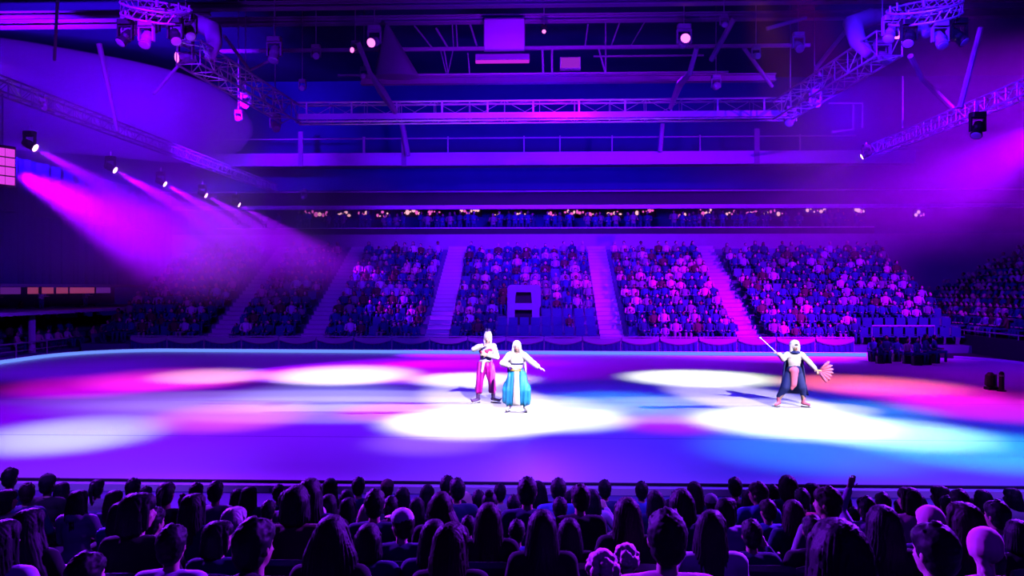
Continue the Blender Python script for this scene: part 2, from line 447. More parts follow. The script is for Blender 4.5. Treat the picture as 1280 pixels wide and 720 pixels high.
# sloping struts
def strut(pts, rr, label, m=M_STEEL, name='hanging_strut', n=8):
    o = MB().tube(pts, rr, n).build(name, m, smooth=False); tag(o, label, 'strut', 'sloping struts under the roof'); return o
strut([atY(447,52,30), atY(463,92,31), atY(476,112,32), atY(494,140,34)], [.12,.10,.2,.12], 'sloping strut with a thick joint at the left end of the front truss', n=6)
strut([atY(502,152,46), atY(510,195,45.7)], .16, 'short strut reaching the catwalk left of the middle')
strut([atY(871,60,30), atY(862,92,31), atY(850,105,32.5), atY(838,135,34)], [.10,.11,.17,.10], 'sloping strut with a joint near the right end of the front truss', n=6)
strut([atY(828,155,46), atY(825,190,45.8)], .14, 'short strut reaching the catwalk on the right')
strut([atY(918,22,32), atY(889,75,34)], .12, 'plain slanted strut between roof beam and pink lantern')
strut([atY(1068,25,30), atY(1020,85,32), atY(1026,96,32)], .09, 'thin strut leaning on the right sloping truss')
strut([atY(958,36,30), atY(1008,22,30)], .08, 'short level strut high on the right')
strut([atY(280,45,30), atY(312,88,32), atY(345,72,32)], .07, 'bent strut behind the curved duct')
strut([atY(225,80,28), atY(192,118,27)], .06, 'short slanted strut over the smoke bank')
strut([atY(1138,70,26), atY(1152,98,27), atY(1190,135,29)], .10, 'bowed strut running down to the right light truss')
strut([atY(72,0,24), atY(68,75,26)], .05, 'vertical pole at the far upper left')
strut([atY(930,60,34), atY(965,108,36)], .09, 'dim strut left of the right sloping truss')
strut([atY(1128,95,30), atY(1128,160,30)], .035, 'thin drop pole right of the box frame')
p0, p1 = atY(1226,35,24.5), atY(1200,135,24.5)
strut([p0, p1], .09, 'bright slanted suspension pole of the right light truss')
p0, p1 = atY(124,55,26.5), atY(147,165,26.5)
strut([p0, p1], [.10,.06], 'bright slanted suspension pole of the left light truss')
# small hanging frame at right
r = empty('pipe_frame', (0,0,0)); tag(r, 'open box frame of pipe hanging right of the front truss', 'frame')
a, b, c, d = atY(1036,129,40), atY(1078,129,40), atY(1078,160,40), atY(1040,165,40)
MB().tube([a, b, c], .05, 6).build('pipe', M_ALU, r)
MB().tube([b+V((-.35,.3,0)), c+V((-.35,.3,.0)), d], .07, 6).build('lower_pipe', M_GREYP, r)

# ------------------------------------------------------------------ trusses
def truss(p0, p1, w, h, label, bay=.6, cr=.03, lr=.015, name='lighting_truss'):
    p0 = V(p0); p1 = V(p1); t = (p1-p0).normalized(); L = (p1-p0).length
    s = t.cross(V((0,0,1))).normalized(); u = s.cross(t).normalized()
    r = empty(name, p0); tag(r, label, 'truss')
    cs = [s*(a*w/2) + u*(b*h/2) for a, b in ((-1,1),(1,1),(1,-1),(-1,-1))]
    for c in cs: MB().tube([c, c+t*L], cr, 6).build('chord', M_ALU, r)
    n = max(2, round(L/bay)); mb = MB()
    for q in range(4):
        a, b = cs[q], cs[(q+1) % 4]
        for k in range(n):
            d0, d1 = t*(L*k/n), t*(L*(k+1)/n)
            if k % 2: mb.tube([a+d1, b+d0], lr, 4)
            else: mb.tube([a+d0, b+d1], lr, 4)
            if q % 2 == 1 or h > .5: mb.tube([a+d0, b+d0], lr, 4)
    mb.build('lacing', M_ALU, r)
    return r
LT_Z = HC + 209*24/F + .55 + .22
truss((-16.05, 19.0, LT_Z), (-16.05, 46.0, LT_Z+.05), .42, .46, 'long aluminium light truss with five lamps over the left side of the ice', .55)
truss((14.35, 18.0, LT_Z-.20), (14.35, 32.6, LT_Z-.20), .42, .46, 'aluminium light truss in the haze over the right side', .55)
UZ = HC + 8.0
truss((-11.9, 25.6, UZ+.05), (-11.2, 34.3, UZ-.08), .85, .80, 'short heavy truss sloping away from the curved duct at left', .95, .04, .022)
truss((11.6, 25.4, UZ+.05), (10.95, 34.3, UZ-.08), .85, .80, 'short heavy truss sloping away at right, below the rig', .95, .04, .022)
r = truss((-10.95, 34.4, zz(140,34.4)), (11.2, 34.4, zz(139,34.4)), .6, .86, 'wide front truss hung level across the middle of the roof', 1.6, .045, .014)
MB().box((.1, -.42, -.36), (22.0, -.36, -.10)).build('cable_duct', M_PALE, r)
for k in range(11): MB().box((.5+2.05*k, -.34, -.35), (.58+2.05*k, -.30, .42)).build('hanger', M_PALE, r)
# ------------------------------------------------------------------ curved ducts
def duct(pts, rr, label):
    o = MB().tube(pts, rr, 14).build('fabric_duct', M_PALE, smooth=True); tag(o, label, 'duct'); return o
duct([atY(205,22,28), atY(245,28,27.6), atY(266,38,27.2), atY(268,55,26.8), atY(262,72,26.4)], [.22,.32,.33,.26,.18], 'curved pale duct dropping to the left sloping truss')
duct([atY(1130,18,28), atY(1088,22,27.6), atY(1066,30,27.2), atY(1072,52,26.8), atY(1086,68,26.2)], [.2,.32,.34,.28,.18], 'curved pale duct dropping to the right sloping truss')
# ================================================================== lamps
E_LENS = emit('lens_magenta', (1.0,.35,1.0), 14)
E_CELL = emit('cell_pink', (.9,.06,1.0), .9)
E_LENSP = emit('lens_pink', (1.0,.15,.7), 2.5)
M_GLASS = mat('lens_glass', (.5,.5,.55), .15, .05, 4, .6)
def spot(name, pos, aim, power, col, deg, blend=1.0, size=.15):
    d = bpy.data.lights.new(name, 'SPOT'); d.energy = power; d.color = col; d.spot_size = math.radians(deg); d.spot_blend = blend
    d.shadow_soft_size = size
    o = bpy.data.objects.new(name, d); COL.objects.link(o); o.location = pos
    o.rotation_euler = (V(aim)-V(pos)).to_track_quat('-Z', 'Y').to_euler(); return o
def fixture(pos, aim, label, on=None, s=1.0, hang=.0, body=None, group=None, name='spotlight'):
    pos = V(pos); d = (V(aim)-pos).normalized(); body = body or M_BLACK
    r = empty(name, pos); tag(r, label, 'lamp', group)
    MB().bevbox((-.17*s,-.12*s,.30*s),(.17*s,.12*s,.42*s),.03*s).build('base', body, r)
    mb = MB()
    mb.rings([[(x*s,-.05*s,z*s),(x*s,.05*s,z*s),(x2*s,.05*s,z2*s),(x2*s,-.05*s,z2*s)] for x,z,x2,z2 in ((-.19,-.05,-.15,-.05),(-.19,.30,-.15,.26),(.19,.30,.15,.26),(.19,-.05,.15,-.05))])
    mb.build('yoke', body, r)
    if hang: MB().tube([(0,0,.42*s),(0,0,.42*s+hang)], .03 if hang < .9 else .018, 6).build('clamp', M_ALU, r)
    q = d.to_track_quat('Z', 'Y').to_matrix().to_4x4()
    c = MB(); k = 14; rs = []
    for z, rr in ((-.22,.07),(-.20,.11),(-.02,.14),(.05,.115),(.17,.135),(.20,.135)):
        rs.append([(rr*s*math.cos(2*PI*i/k), rr*s*math.sin(2*PI*i/k), z*s) for i in range(k)])
    c.rings(rs, True, q); h = c.build('lamp_head', body, r)
    c = MB(); c.rings([[(rr*s*math.cos(2*PI*i/k), rr*s*math.sin(2*PI*i/k), z*s) for i in range(k)] for z, rr in ((.203,.12),(.215,.10),(.222,.04))], True, q)
    c.build('lens', on or M_GLASS, h)
    return r, pos + d*(.26*s)
MAG = (.80,.0,1.0)
left_lamps = []
for i, (px, py) in enumerate(((37,181),(138,209),(201,227),(253,238),(295,248))):
    Y = (16*F)/(671-px)                       # hung 4 m apart on the truss
    q = ray(px, py); X = -16.0; t = X/q.x; p = V((0,0,HC)) + q*t; p.z = HC + 179*24/F
    aim = V((-3, p.y+1.5, 0))
    r, lp = fixture(p, aim, 'lit magenta beam lamp under the left truss, %s from the near end' % ordi(i+1), E_LENS, 1.0, .18, group='magenta beam lamps of the left truss')
    left_lamps.append((p, aim))
rp_ = atX(1083, 193, 14.35)
r, lp = fixture(rp_, rp_+V((-6,2.0,-3.2)), 'lit pink beam lamp at the far end of the right truss', E_LENS, 1.0, .1)
right_lamp = (rp_, rp_+V((-6,2.0,-3.2)))
# many-celled wash panel at the very edge of the view
pp = atX(3, 208, -16.0)
r = empty('wash_panel', pp, rot=(0,0,math.radians(-28))); tag(r, 'tall many-celled pink wash lamp hung at the near end of the left truss', 'lamp')
MB().bevbox((-.05,-.32,-.62),(.14,.32,.62),.03).build('housing', M_BLACK, r)
for cy in range(2):
    for cz in range(4):
        MB().box((.142,-.27+.28*cy,-.55+.28*cz),(.16,-.01+.28*cy,-.31+.28*cz)).build('cell', E_CELL, r)
MB().tube([(0,0,.62),(0,0,LT_Z-pp.z-.23)], .03, 6).build('clamp', M_ALU, r)
d = (V((-4.5, 27.5, 0))-pp).normalized()
spot('beam_panel', pp+d*.45, pp+d*9, 52000, (.32,.0,1.0), 42, 1.0, .2)
# unlit / dim fixtures
def fx(px, py, Y, label, s=1.0, ax=0, ay=-.5, az=-1, on=None, body=None, group='unlit lamps hung in the roof', hang=.4):
    p = atY(px, py, Y)
    if hang == .4 or hang >= .9: hang = 17.2-p.z-.42*s
    fixture(p, p+V((ax,ay,az)), label, on, s, hang, body, group)
fx(343,68,30,'pale twin lamp on a drop pole behind the left sloping truss',1.6,body=M_GREYP,hang=1.0)
fx(307,131,33,'pale round lamp under the left sloping truss',1.2,.3,-1,-.2,body=M_PALE)
fx(298,148,34,'small pale lamp, lowest beside the left sloping truss',.9,.3,-1,-.2,body=M_GREYP)
fx(344,158,34.5,'pale lamp under the corner where the left sloping truss meets the front truss',1.3,.4,-.6,-.6,body=M_GREYP)
fx(468,52,31,'pink lit lamp beside the cloth funnel',1.5,-.3,-1,-.5,on=E_LENSP,body=M_PALE)
fx(444,63,31,'flat pink lamp left of the cloth funnel',.9,-.6,-1,-.2,on=E_LENSP,body=M_PALE)
fx(680,40,33,'tiny pink lamp right of the pale hanging screen',.7,0,-1,-.2,on=E_LENSP)
fx(855,52,33,'pink lantern-like lamp on the roof girder',1.7,0,-1,.1,on=E_LENSP,body=M_PALE)
fx(998,58,31,'flat pale lamp high left of the right sloping truss',1.3,0,-1,-.8,body=M_PALE,hang=.9)
fx(895,108,36,'small pale square lamp above the right part of the front truss',1.2,0,-1,-.1,body=M_PALE)
fx(988,150,34.5,'lamp cluster head where the right sloping truss meets the front truss',1.4,-.4,-.6,-.6,body=M_GREYP)
fx(1018,128,33,'grey lamp under the right sloping truss',1.3,.3,-.8,-.4,body=M_GREYP)
fx(1103,72,26.2,'long grey lamp with a ring under the right duct',1.5,.2,-1,-.6,body=M_GREYP)
fx(232,72,26.2,'bright pink-tipped lamp at the top end of the left sloping truss',1.5,-.8,-.8,-.2,on=E_LENSP,body=M_PALE)
fx(1222,162,21,'small lamp below the right light truss in the haze',1.1,-.5,-.5,-1,hang=.3)
fx(54,136,24,'small pale lamp standing on the left light truss',.7,.5,-.5,0,body=M_PALE,hang=.02)
fx(380,246,46,'small lamp at the left end of the upper pipe',1.0,0,-1,-.4,body=M_GREYP,hang=.1)
fx(455,95,36,'dim lamp left of the sloping strut',1.0,0,-1,-.3,body=M_GREYP)
fx(395,70,32,'grey bent-arm lamp left of the cloth funnel',1.1,.3,-1,-.3,body=M_GREYP)
fx(378,110,34,'dim lamp over the left end of the front truss',.9,.2,-1,-.3,body=M_GREYP)
fx(945,70,32,'dim lamp between the two slanted struts on the right',1.0,.2,-1,-.3,body=M_GREYP)
fx(905,30,30,'grey lamp hooked under the high beam on the right',.9,0,-1,-.5,body=M_GREYP)
# rig pods: ring trusses with a cluster of lamps
for side, (cx, cy, Y) in (('left', (196, 22, 23)), ('right', (1155, 22, 23))):
    c = atY(cx, cy, Y); r = empty('ring_truss', c, rot=(math.radians(24), math.radians(12 if side == 'left' else -12), 0))
    tag(r, 'crowded ring truss full of hanging lamps, high on the ' + side, 'ring truss')
    for R_, z in ((1.0, 0), (1.0, .32), (.72, .16)):
        MB().tube([(R_*math.cos(a), R_*math.sin(a), z) for a in [2*PI*k/28 for k in range(29)]], .035, 6).build('ring_pipe', M_ALU, r)
    mb = MB()
    for k in range(24):
        a, b = 2*PI*k/24, 2*PI*(k+1)/24
        mb.tube([(math.cos(a), math.sin(a), 0), (math.cos(b), math.sin(b), .32)], .015, 4)
        mb.tube([(math.cos(a), math.sin(a), .32), (.72*math.cos(b), .72*math.sin(b), .16)], .015, 4)
    mb.build('lacing', M_ALU, r)
    for k in range(7):
        a = 2*PI*k/7 + .3
        p = c + V((.95*math.cos(a), .95*math.sin(a)*.8, -.50 + .42*math.sin(a)))
        fixture(p, p+V((.6*math.cos(a), -.7, -1)), '%s hanging lamp of the %s ring truss, counted round the ring' % (ordi(k+1), side), E_LENSP if (side == 'right' and k == 2) else None, 1.25, .3, M_GREYP if k % 2 else M_BLACK, 'lamps of the %s ring truss' % side)
    strut([c+V((0,0,.3)), c+V((0,.3,6.0-1))], .05, 'drop pole holding the %s ring truss' % side)
# pale hanging screen, glowing bar, lamp box, cloth funnel
a, b = atY(606,62,33.5), atY(655,24,33.5)
r = empty('hanging_screen', ((a.x+b.x)/2, 33.5, a.z)); tag(r, 'pale square projection screen hung in the middle of the roof', 'screen')
h = (b.x-a.x)/2; H_ = b.z-a.z
MB().box((-h,0,0),(h,.10,H_)).build('screen_cloth', M_WHITE, r)
mb = MB(); mb.box((-h-.04,-.03,-.05),(h+.04,.13,.0)); mb.box((-h-.04,-.03,H_),(h+.04,.13,H_+.05)); mb.box((-h-.04,-.03,-.05),(-h,.13,H_+.05)); mb.box((h,-.03,-.05),(h+.04,.13,H_+.05)); mb.build('frame', M_STEEL, r)
a, b = atY(594,80,35.6), atY(662,67,35.6)
r = empty('hanging_light_bar', ((a.x+b.x)/2, 35.6, a.z)); tag(r, 'long light bar glowing pink along its lower edge, below the hanging screen', 'light bar')
h = (b.x-a.x)/2; H_ = b.z-a.z
MB().bevbox((-h,0,.12),(h,.25,H_),.04).build('housing', M_STEEL, r)
MB().box((-h+.02,-.03,.05),(h-.02,.12,.17)).build('tube_light', emit('bar_glow', (.75,.02,1.0), .75), r)
a, b = atY(700,86,35.6), atY(726,71,35.6)
r = empty('hanging_lamp_box', ((a.x+b.x)/2, 35.6, a.z)); tag(r, 'square lamp box glowing violet on the roof girder', 'lamp box')
h = (b.x-a.x)/2; H_ = b.z-a.z
MB().box((-h,.02,0),(h,.35,H_)).build('housing', M_STEEL, r)
MB().bevbox((-h+.04,-.02,.04),(h-.04,.018,H_-.04),.01).build('diffuser', emit('box_glow', (.45,.02,.9), .65), r)
c0, c1 = atY(482,28,33), atY(495,94,33)
mb = MB(); rs = []
for k in range(7):
    u = k/6; z = c0.z + (c1.z-c0.z)*u; rr = .08 + .95*u
    rs.append([(c0.x+.4*u + rr*(1+.05*math.sin(5*t))*math.cos(t), 33.3+.5*rr*math.sin(t), z) for t in [2*PI*i/30 for i in range(30)]])
mb.rings(rs); tag(mb.build('cloth_funnel', M_GREYP), 'dim blue cloth funnel hanging from the roof left of centre', 'cloth')

# ================================================================== lights of the show
def G(px, py): return atZ(px, py, 0)
def pool(name, px, py, R, col, L, src=None, blend=1.0, size=.25):
    """ceiling spotlight that makes a round pool of luminance about L on the ice"""
    g = G(px, py); s = V(src) if src else (V((g.x*.75-1, g.y+1.0, 14.0)) if g.x > -5 else V((g.x*.3-2.5, g.y-9.0, 13.5))); r = (g-s).length
    deg = 2*math.degrees(math.atan(R/r))
    P = L*PI/.86*4*PI*r*r
    return spot(name, s, g, P, col, deg, blend, size)
WHT = (1.0,.93,1.0); PNK = (1.0,.12,.55)
pool('pool_pink_left', 215, 474, 3.2, (1.0,.02,.70), 1.3)
pool('pool_pink_left_core', 265, 470, 2.3, (1.0,.62,.55), 1.1)
pool('pool_pink_far_left', 120, 482, 2.9, (1.0,.0,.9), .8)
pool('pool_white_far', 430, 469, 2.9, (1.0,.90,.8), 2.2)
pool('pool_white_skater', 590, 474, 2.4, WHT, 1.8)
pool('pool_blue_mid', 400, 496, 3.0, (.22,.28,.6), .9)
pool('pool_magenta_band', 290, 520, 2.2, (.9,.10,.45), .9)
pool('pool_magenta_link', 490, 514, 1.7, (.9,.0,.5), .7)
pool('pool_pale_left', 90, 543, 2.1, (.55,.68,.7), 1.3)
pool('pool_white_centre', 590, 527, 2.3, (1.0,1.0,.8), 3.0)
pool('pool_white_centre_b', 695, 523, 2.0, (.9,1.0,.8), 1.7)
pool('pool_pink_edge', 540, 552, 1.5, (.5,.22,.4), .5)
pool('pool_magenta_right', 835, 530, 1.5, (.8,.0,.3), .55)
pool('pool_cyan_mid', 770, 503, 2.6, (.0,.32,.45), .9)
pool('pool_white_far_right', 872, 472, 2.9, (.97,1.0,.75), 2.4)
pool('pool_red_right', 1080, 480, 3.1, (1.0,.13,.2), 1.5)
pool('pool_red_right_b', 1150, 490, 2.9, (1.0,.0,.5), 1.0)
pool('pool_magenta_far_right', 1240, 510, 2.8, (1.0,.0,.7), .9)
pool('pool_white_right', 985, 527, 2.5, (.85,1.0,.75), 2.4)
pool('pool_white_right_b', 1105, 540, 2.3, (.5,.9,.7), 1.6)
pool('pool_cyan_right', 1220, 560, 2.5, (.0,.50,.5), 1.1)
pool('pool_cyan_near', 1010, 562, 2.4, (.0,.22,.4), .9)
pool('pool_cyan_edge', 1080, 512, 2.0, (.0,.30,.4), .7)
pool('pool_violet_corner', 60, 458, 6.5, (.14,.0,1.0), .45)
for px in (330, 620, 930): pool('pool_violet_far', px, 449, 7.5, (.14,.0,1.0), .38)
# wide washes over the ice
pool('wash_left', 120, 540, 12, (.23,.0,1.0), .95, (-13, 18, 13.5), size=1)
pool('wash_mid', 640, 520, 11, (.05,.008,1.0), .70, (-1, 20, 13.8), size=1)
pool('wash_right', 1100, 540, 11, (.015,.03,1.0), .75, (9, 17, 13.8), size=1)
pool('wash_far_right', 1270, 470, 6, (.30,.0,1.0), .5, (13, 26, 13.8), size=1)
# low follow spot from the right, throwing the long shadows to the left
for nm, px, py in (('follow_right', 990, 500), ('follow_mid', 648, 500), ('follow_left', 608, 490)):
    g = G(px, py+11); g.z = .8; s = V((19, g.y+.4, 7.2)); r = (g-s).length
    spot(nm, s, g, 1.3*PI*4*PI*r*r, (1.0,.88,1.0), 2*math.degrees(math.atan(2.0/r)), .5, .05)
# front key from above the audience so the costumes read
for nm, px, py in (('key_right', 990, 512), ('key_pair', 628, 512)):
    g = G(px, py); g.z = 1.0; s = V((g.x+5, 2, 11)); r = (g-s).length
    spot(nm, s, g, 2.0*PI*4*PI*r*r, (1.0,.85,1.0), 2*math.degrees(math.atan(1.7/r)), .6, .1)
def wash(name, s, aim, L, col, deg, size=.5):
    s = V(s); a = V(aim); r = (s-a).length
    return spot(name, s, a, L*PI*4*PI*r*r, col, deg, 1.0, size)
# audience and stand washes
wash('stand_left', (-12,14,13), (-13,42,3.5), .55, (.11,.0,1.0), 46)
wash('stand_mid', (0,14,13.5), (-1,42,3.5), .62, (.06,.010,1.0), 46)
wash('stand_right', (9,14,13), (11,42,3.5), .50, (.03,.004,1.0), 46)
wash('stand_pink', (2,30,12), (-1,43,4.2), .14, (1.0,.0,.5), 50)
wash('stand_end', (2,18,12), (24,33,4), .9, (.10,.0,1.0), 46)
wash('stand_end_pink', (4,20,12), (23.5,31,2.2), .8, (1.0,.0,.9), 9)
wash('concourse_wash', (0,26,7.0), (0,47,7.4), .35, (.15,.0,1.0), 90)
wash('back_wall', (0,34,8), (0,52,10.0), .75, (.0,.0,1.0), 110, 1)
wash('back_wall_r', (12,30,10), (20,52,12), .5, (.05,.0,1.0), 90, 1)
wash('catwalk_wash', (0,24,8), (0,46,11), .42, (.26,.0,1.0), 80)
wash('truss_wash', (0,20,7), (0,34,12), .20, (.22,.0,1.0), 110)
wash('roof_wash', (3,16,4), (2,36,15), .22, (.09,.0,1.0), 60, 1)
wash('roof_left', (-10,18,5), (-12,28,11.5), .34, (.14,.0,1.0), 44)
wash('roof_right', (10,18,5), (12,28,11.5), .22, (.06,.0,1.0), 50)
wash('house_blue', (3,-3,8), (0,8,0), .06, (.10,.0,1.0), 110, 1.5)
for x in (-7,0,7): wash('walkway_wash', (x*.8,4.5,7), (x,11.3,-.4), 1.0, (.16,.03,1.0), 36, .3)
wash('fill_far_blue', (0,10,6), (0,45,6), .14, (.0,.0,1.0), 60, 2)  # added blue fill to lift the dark far stand, no lamp of the hall
# added back light on the audience, replacing light bounced off the ice
wash('added_back_light_left', (-15,20,9.5), (-1,4,1.5), 5.0, (.22,.01,1.0), 38, .4)
wash('added_back_light_right', (14,20,9.5), (1,4,1.5), 5.0, (.22,.01,1.0), 38, .4)
wash('added_back_light_low', (0,24,5.0), (0,5,1.5), .25, (.25,.02,1.0), 34, .6)
wash('left_end', (-8,20,6), (-22,30,1.5), .55, (.12,.0,1.0), 50, .5)
wash('left_truss_wash', (-9,17,9.6), (-16,31,8.9), .30, (.34,.0,1.0), 46, .3)
# ---- beams in the haze
for i, (p, aim) in enumerate(left_lamps):
    r = (aim-p).length; d = (aim-p).normalized()
    spot('beam_left', p+d*.35, aim, (16000, 46000, 44000, 36000, 28000)[i], (.32,.0,1.0), (18, 17, 17, 17, 17)[i], .9, .08)
p, aim = right_lamp; d = (aim-p).normalized(); spot('beam_right', p+d*.35, aim, 3500, (.3,.0,1.0), 24, .8, .06)
spot('beam_right_near', (16.7,24,8.4), (12.5,31,4.3), 50000, (.36,.0,1.0), 46, 1, .15)
spot('beam_right_side', (22,24,11.5), (13,38,5), 60000, (.28,.0,1.0), 70, 1, .1)
spot('smoke_light', (-20,28,9.6), (-25,40,13.6), 62000, (.10,.0,1.0), 84, .9, .3)
spot('smoke_light_right', (-12.5,30,9.8), (-18,40,12.2), 36000, (.12,.0,1.0), 66, .9, .3)
# world: almost no light, deep blue
w = bpy.data.worlds.new('world'); SC.world = w; w.use_nodes = True
w.node_tree.nodes['Background'].inputs[0].default_value = (.01,.0,.30,1); w.node_tree.nodes['Background'].inputs[1].default_value = .12
# ---- haze
def haze_mat(name, dens, falloff=None):
    m = bpy.data.materials.new(name); m.use_nodes = True; nt = m.node_tree; nt.nodes.clear()
    o = nt.nodes.new('ShaderNodeOutputMaterial'); s = nt.nodes.new('ShaderNodeVolumeScatter')
    s.inputs['Color'].default_value = (1,1,1,1); s.inputs['Anisotropy'].default_value = .25; s.inputs['Density'].default_value = dens
    nt.links.new(s.outputs[0], o.inputs['Volume'])
    if falloff: falloff(nt, s, dens)
    return m
def fo_left(nt, s, dens):
    tc = nt.nodes.new('ShaderNodeTexCoord'); sep = nt.nodes.new('ShaderNodeSeparateXYZ'); nt.links.new(tc.outputs['Object'], sep.inputs[0])
    out = None
    for ax, a0, a1 in FO:
        mr = nt.nodes.new('ShaderNodeMapRange'); mr.interpolation_type = 'SMOOTHSTEP'
        mr.inputs['From Min'].default_value = a0; mr.inputs['From Max'].default_value = a1
        nt.links.new(sep.outputs[ax], mr.inputs['Value'])
        if out is None: out = mr.outputs[0]
        else:
            mu = nt.nodes.new('ShaderNodeMath'); mu.operation = 'MULTIPLY'; nt.links.new(out, mu.inputs[0]); nt.links.new(mr.outputs[0], mu.inputs[1]); out = mu.outputs[0]
    mu = nt.nodes.new('ShaderNodeMath'); mu.operation = 'MULTIPLY'; mu.inputs[1].default_value = dens; nt.links.new(out, mu.inputs[0]); nt.links.new(mu.outputs[0], s.inputs['Density'])
FO = [('X', -6.0, -13.0), ('Z', 2.2, 4.4), ('Y', 19, 23)]
h = MB().box((-22.3,19,2.2),(-6.0,46,8.9)).build('haze', haze_mat('haze_left', .055, fo_left)); tag(h, 'thin magenta haze drifting under the left light truss', 'haze', kind='stuff')
FO = [('X', 5.5, 15.0), ('Z', 3.6, 7.0), ('Y', 21, 23)]
h = MB().box((5.5,21,3.6),(24,45.9,12.6)).build('haze', haze_mat('haze_right', .03, fo_left)); tag(h, 'magenta haze filling the upper right corner', 'haze', kind='stuff')
# smoke bank, upper left: a lumpy roll of smoke with a definite edge
mb = MB(); rs = []
NK = 26
for k in range(NK+1):
    u = k/NK; x = -33.5 + 18.3*u
    cz = 14.05 - 2.6*u; rz = 2.8*math.sqrt(max(.02, 1-(max(0,u-.55)/.45)**2.4)) * (1+.05*math.sin(7*u)) ; ry = 2.6*math.sqrt(max(.02, 1-(max(0,u-.6)/.4)**2))
    rs.append([(x, 40 + ry*math.cos(t), cz + rz*math.sin(t)*(1+.04*math.sin(3*t+5*u))) for t in [2*PI*i/28 for i in range(28)]])
mb.rings(rs)
h = mb.build('smoke', haze_mat('smoke_bank', .6)); tag(h, 'thick rolling bank of violet smoke over the left light truss', 'smoke', kind='stuff')
# ================================================================== people
def hand(mb, w, d, n, side, s=1.0, curl=.5, r=.0085):
    """palm, five fingers; w wrist, d direction of the hand, n back-of-hand normal, side +1/-1 where the thumb lies"""
    w = V(w); d = V(d).normalized(); n = V(n); n = (n - d*n.dot(d)).normalized(); a = d.cross(n).normalized()*side
    for k in (-1, 0, 1):
        mb.caps(w + a*(.018*k*s), .016*s, w + d*(.085*s) + a*(.026*k*s), .013*s, 8, 2)
    for k, L in enumerate((.070, .078, .072, .056)):
        b = w + d*(.088*s) + a*((.032-.0215*k)*s); d1 = (d - n*(.35*curl) + a*(.10-.06*k)).normalized(); d2 = (d - n*(1.2*curl)).normalized()
        m = b + d1*(L*.5*s); mb.caps(b, r*1.1*s, m, r*s, 7, 2); mb.caps(m, r*s, m + d2*(L*.5*s), r*.85*s, 7, 2)
    b = w + d*(.03*s) + a*(.03*s); m = b + (d*.6 + a*.8 - n*.2).normalized()*(.045*s); mb.caps(b, r*1.5*s, m, r*1.2*s, 7, 2); mb.caps(m, r*1.2*s, m + (d*.9+a*.25-n*.4*curl).normalized()*(.032*s), r*s, 7, 2)
def head(mb, M):
    e = lambda c, r, rot=(0,0,0): mb.ell(c, r, rot, 16, 10, M)
    e((0,-.008,.022),(.076,.096,.096)); e((0,.028,-.03),(.060,.064,.082)); e((0,.048,-.085),(.034,.036,.030))
    mb.caps((0,.090,.004),.008,(0,.110,-.030),.0135,8,2,M)
    for s in (-1,1):
        e((s*.078,-.008,-.012),(.011,.020,.032),(0,s*.15,0)); e((s*.034,.064,-.028),(.022,.020,.022)); e((s*.030,.082,.016),(.020,.012,.009))
    e((0,.094,-.056),(.022,.010,.008)); e((0,.09,-.066),(.018,.010,.007))
def limbs(mb, J, k=1.0, add=0.0, hands=True, finger=.0085, legs=True, arms=True, curl=.5, armend=1.0):
    g = lambda r: r*k + add
    if arms:
        for s in 'LR':
            sh, el, wr = V(J['sh'+s]), V(J['el'+s]), V(J['wr'+s])
            mb.caps(sh, g(.052), el, g(.038), 12, 3)
            w2 = el.lerp(wr, armend); mb.caps(el, g(.040), w2, g(.040+(.026-.040)*armend), 12, 3)
            if hands:
                d = J.get('hd'+s) or (wr-el); n = J.get('hn'+s) or V((0,0,1)); hand(mb, wr, d, n, 1 if s == 'L' else -1, k, curl, finger)
    if legs:
        for s in 'LR':
            hp, kn, an = V(J['hp'+s]), V(J['kn'+s]), V(J['an'+s])
            mb.caps(hp, g(.086), kn, g(.056), 14, 3); c = kn.lerp(an, .35); mb.caps(kn, g(.054), c, g(.052), 12, 3); mb.caps(c, g(.052), an, g(.034), 12, 3)
            to = V(J['to'+s]); mb.caps(an+V((0,0,-.04*k)), g(.036), to, g(.026), 10, 3)
def torso(mb, J, k=1.0, add=0.0, neck=True, low=True, bust=.0):
    p, c, n = V(J['pelvis']), V(J['chest']), V(J['neck'])
    up = (c-p).normalized(); sx = (V(J['shR'])-V(J['shL'])).normalized(); rot = (0,0,math.atan2(sx.y, sx.x))
    g = lambda *r: tuple(q*k+add for q in r) if len(r) > 1 else r[0]*k+add
    if low: mb.ell(p, g(.155,.11,.12), rot)
    mb.ell(p.lerp(c,.45), g(.130,.095,.15), rot); mb.ell(c+up*-.02, g(.150,.105,.15), rot)
    mb.ell(c+up*.08*k, g(.150,.085,.085), rot)
    for s in 'LR': mb.caps(n-V((0,0,.06*k)), g(.055), J['sh'+s], g(.052), 12, 3)
    if bust:
        f = up.cross(sx)*-1
        for s in (-1,1): mb.ell(c + sx*(s*.07*k) + f*(-.07*k)*-1, g(.055,.05,.055), rot)
    if neck: mb.caps(n-V((0,0,.05*k)), g(.052), V(J['hc'])-V((0,0,.05*k)), g(.046), 12, 3)

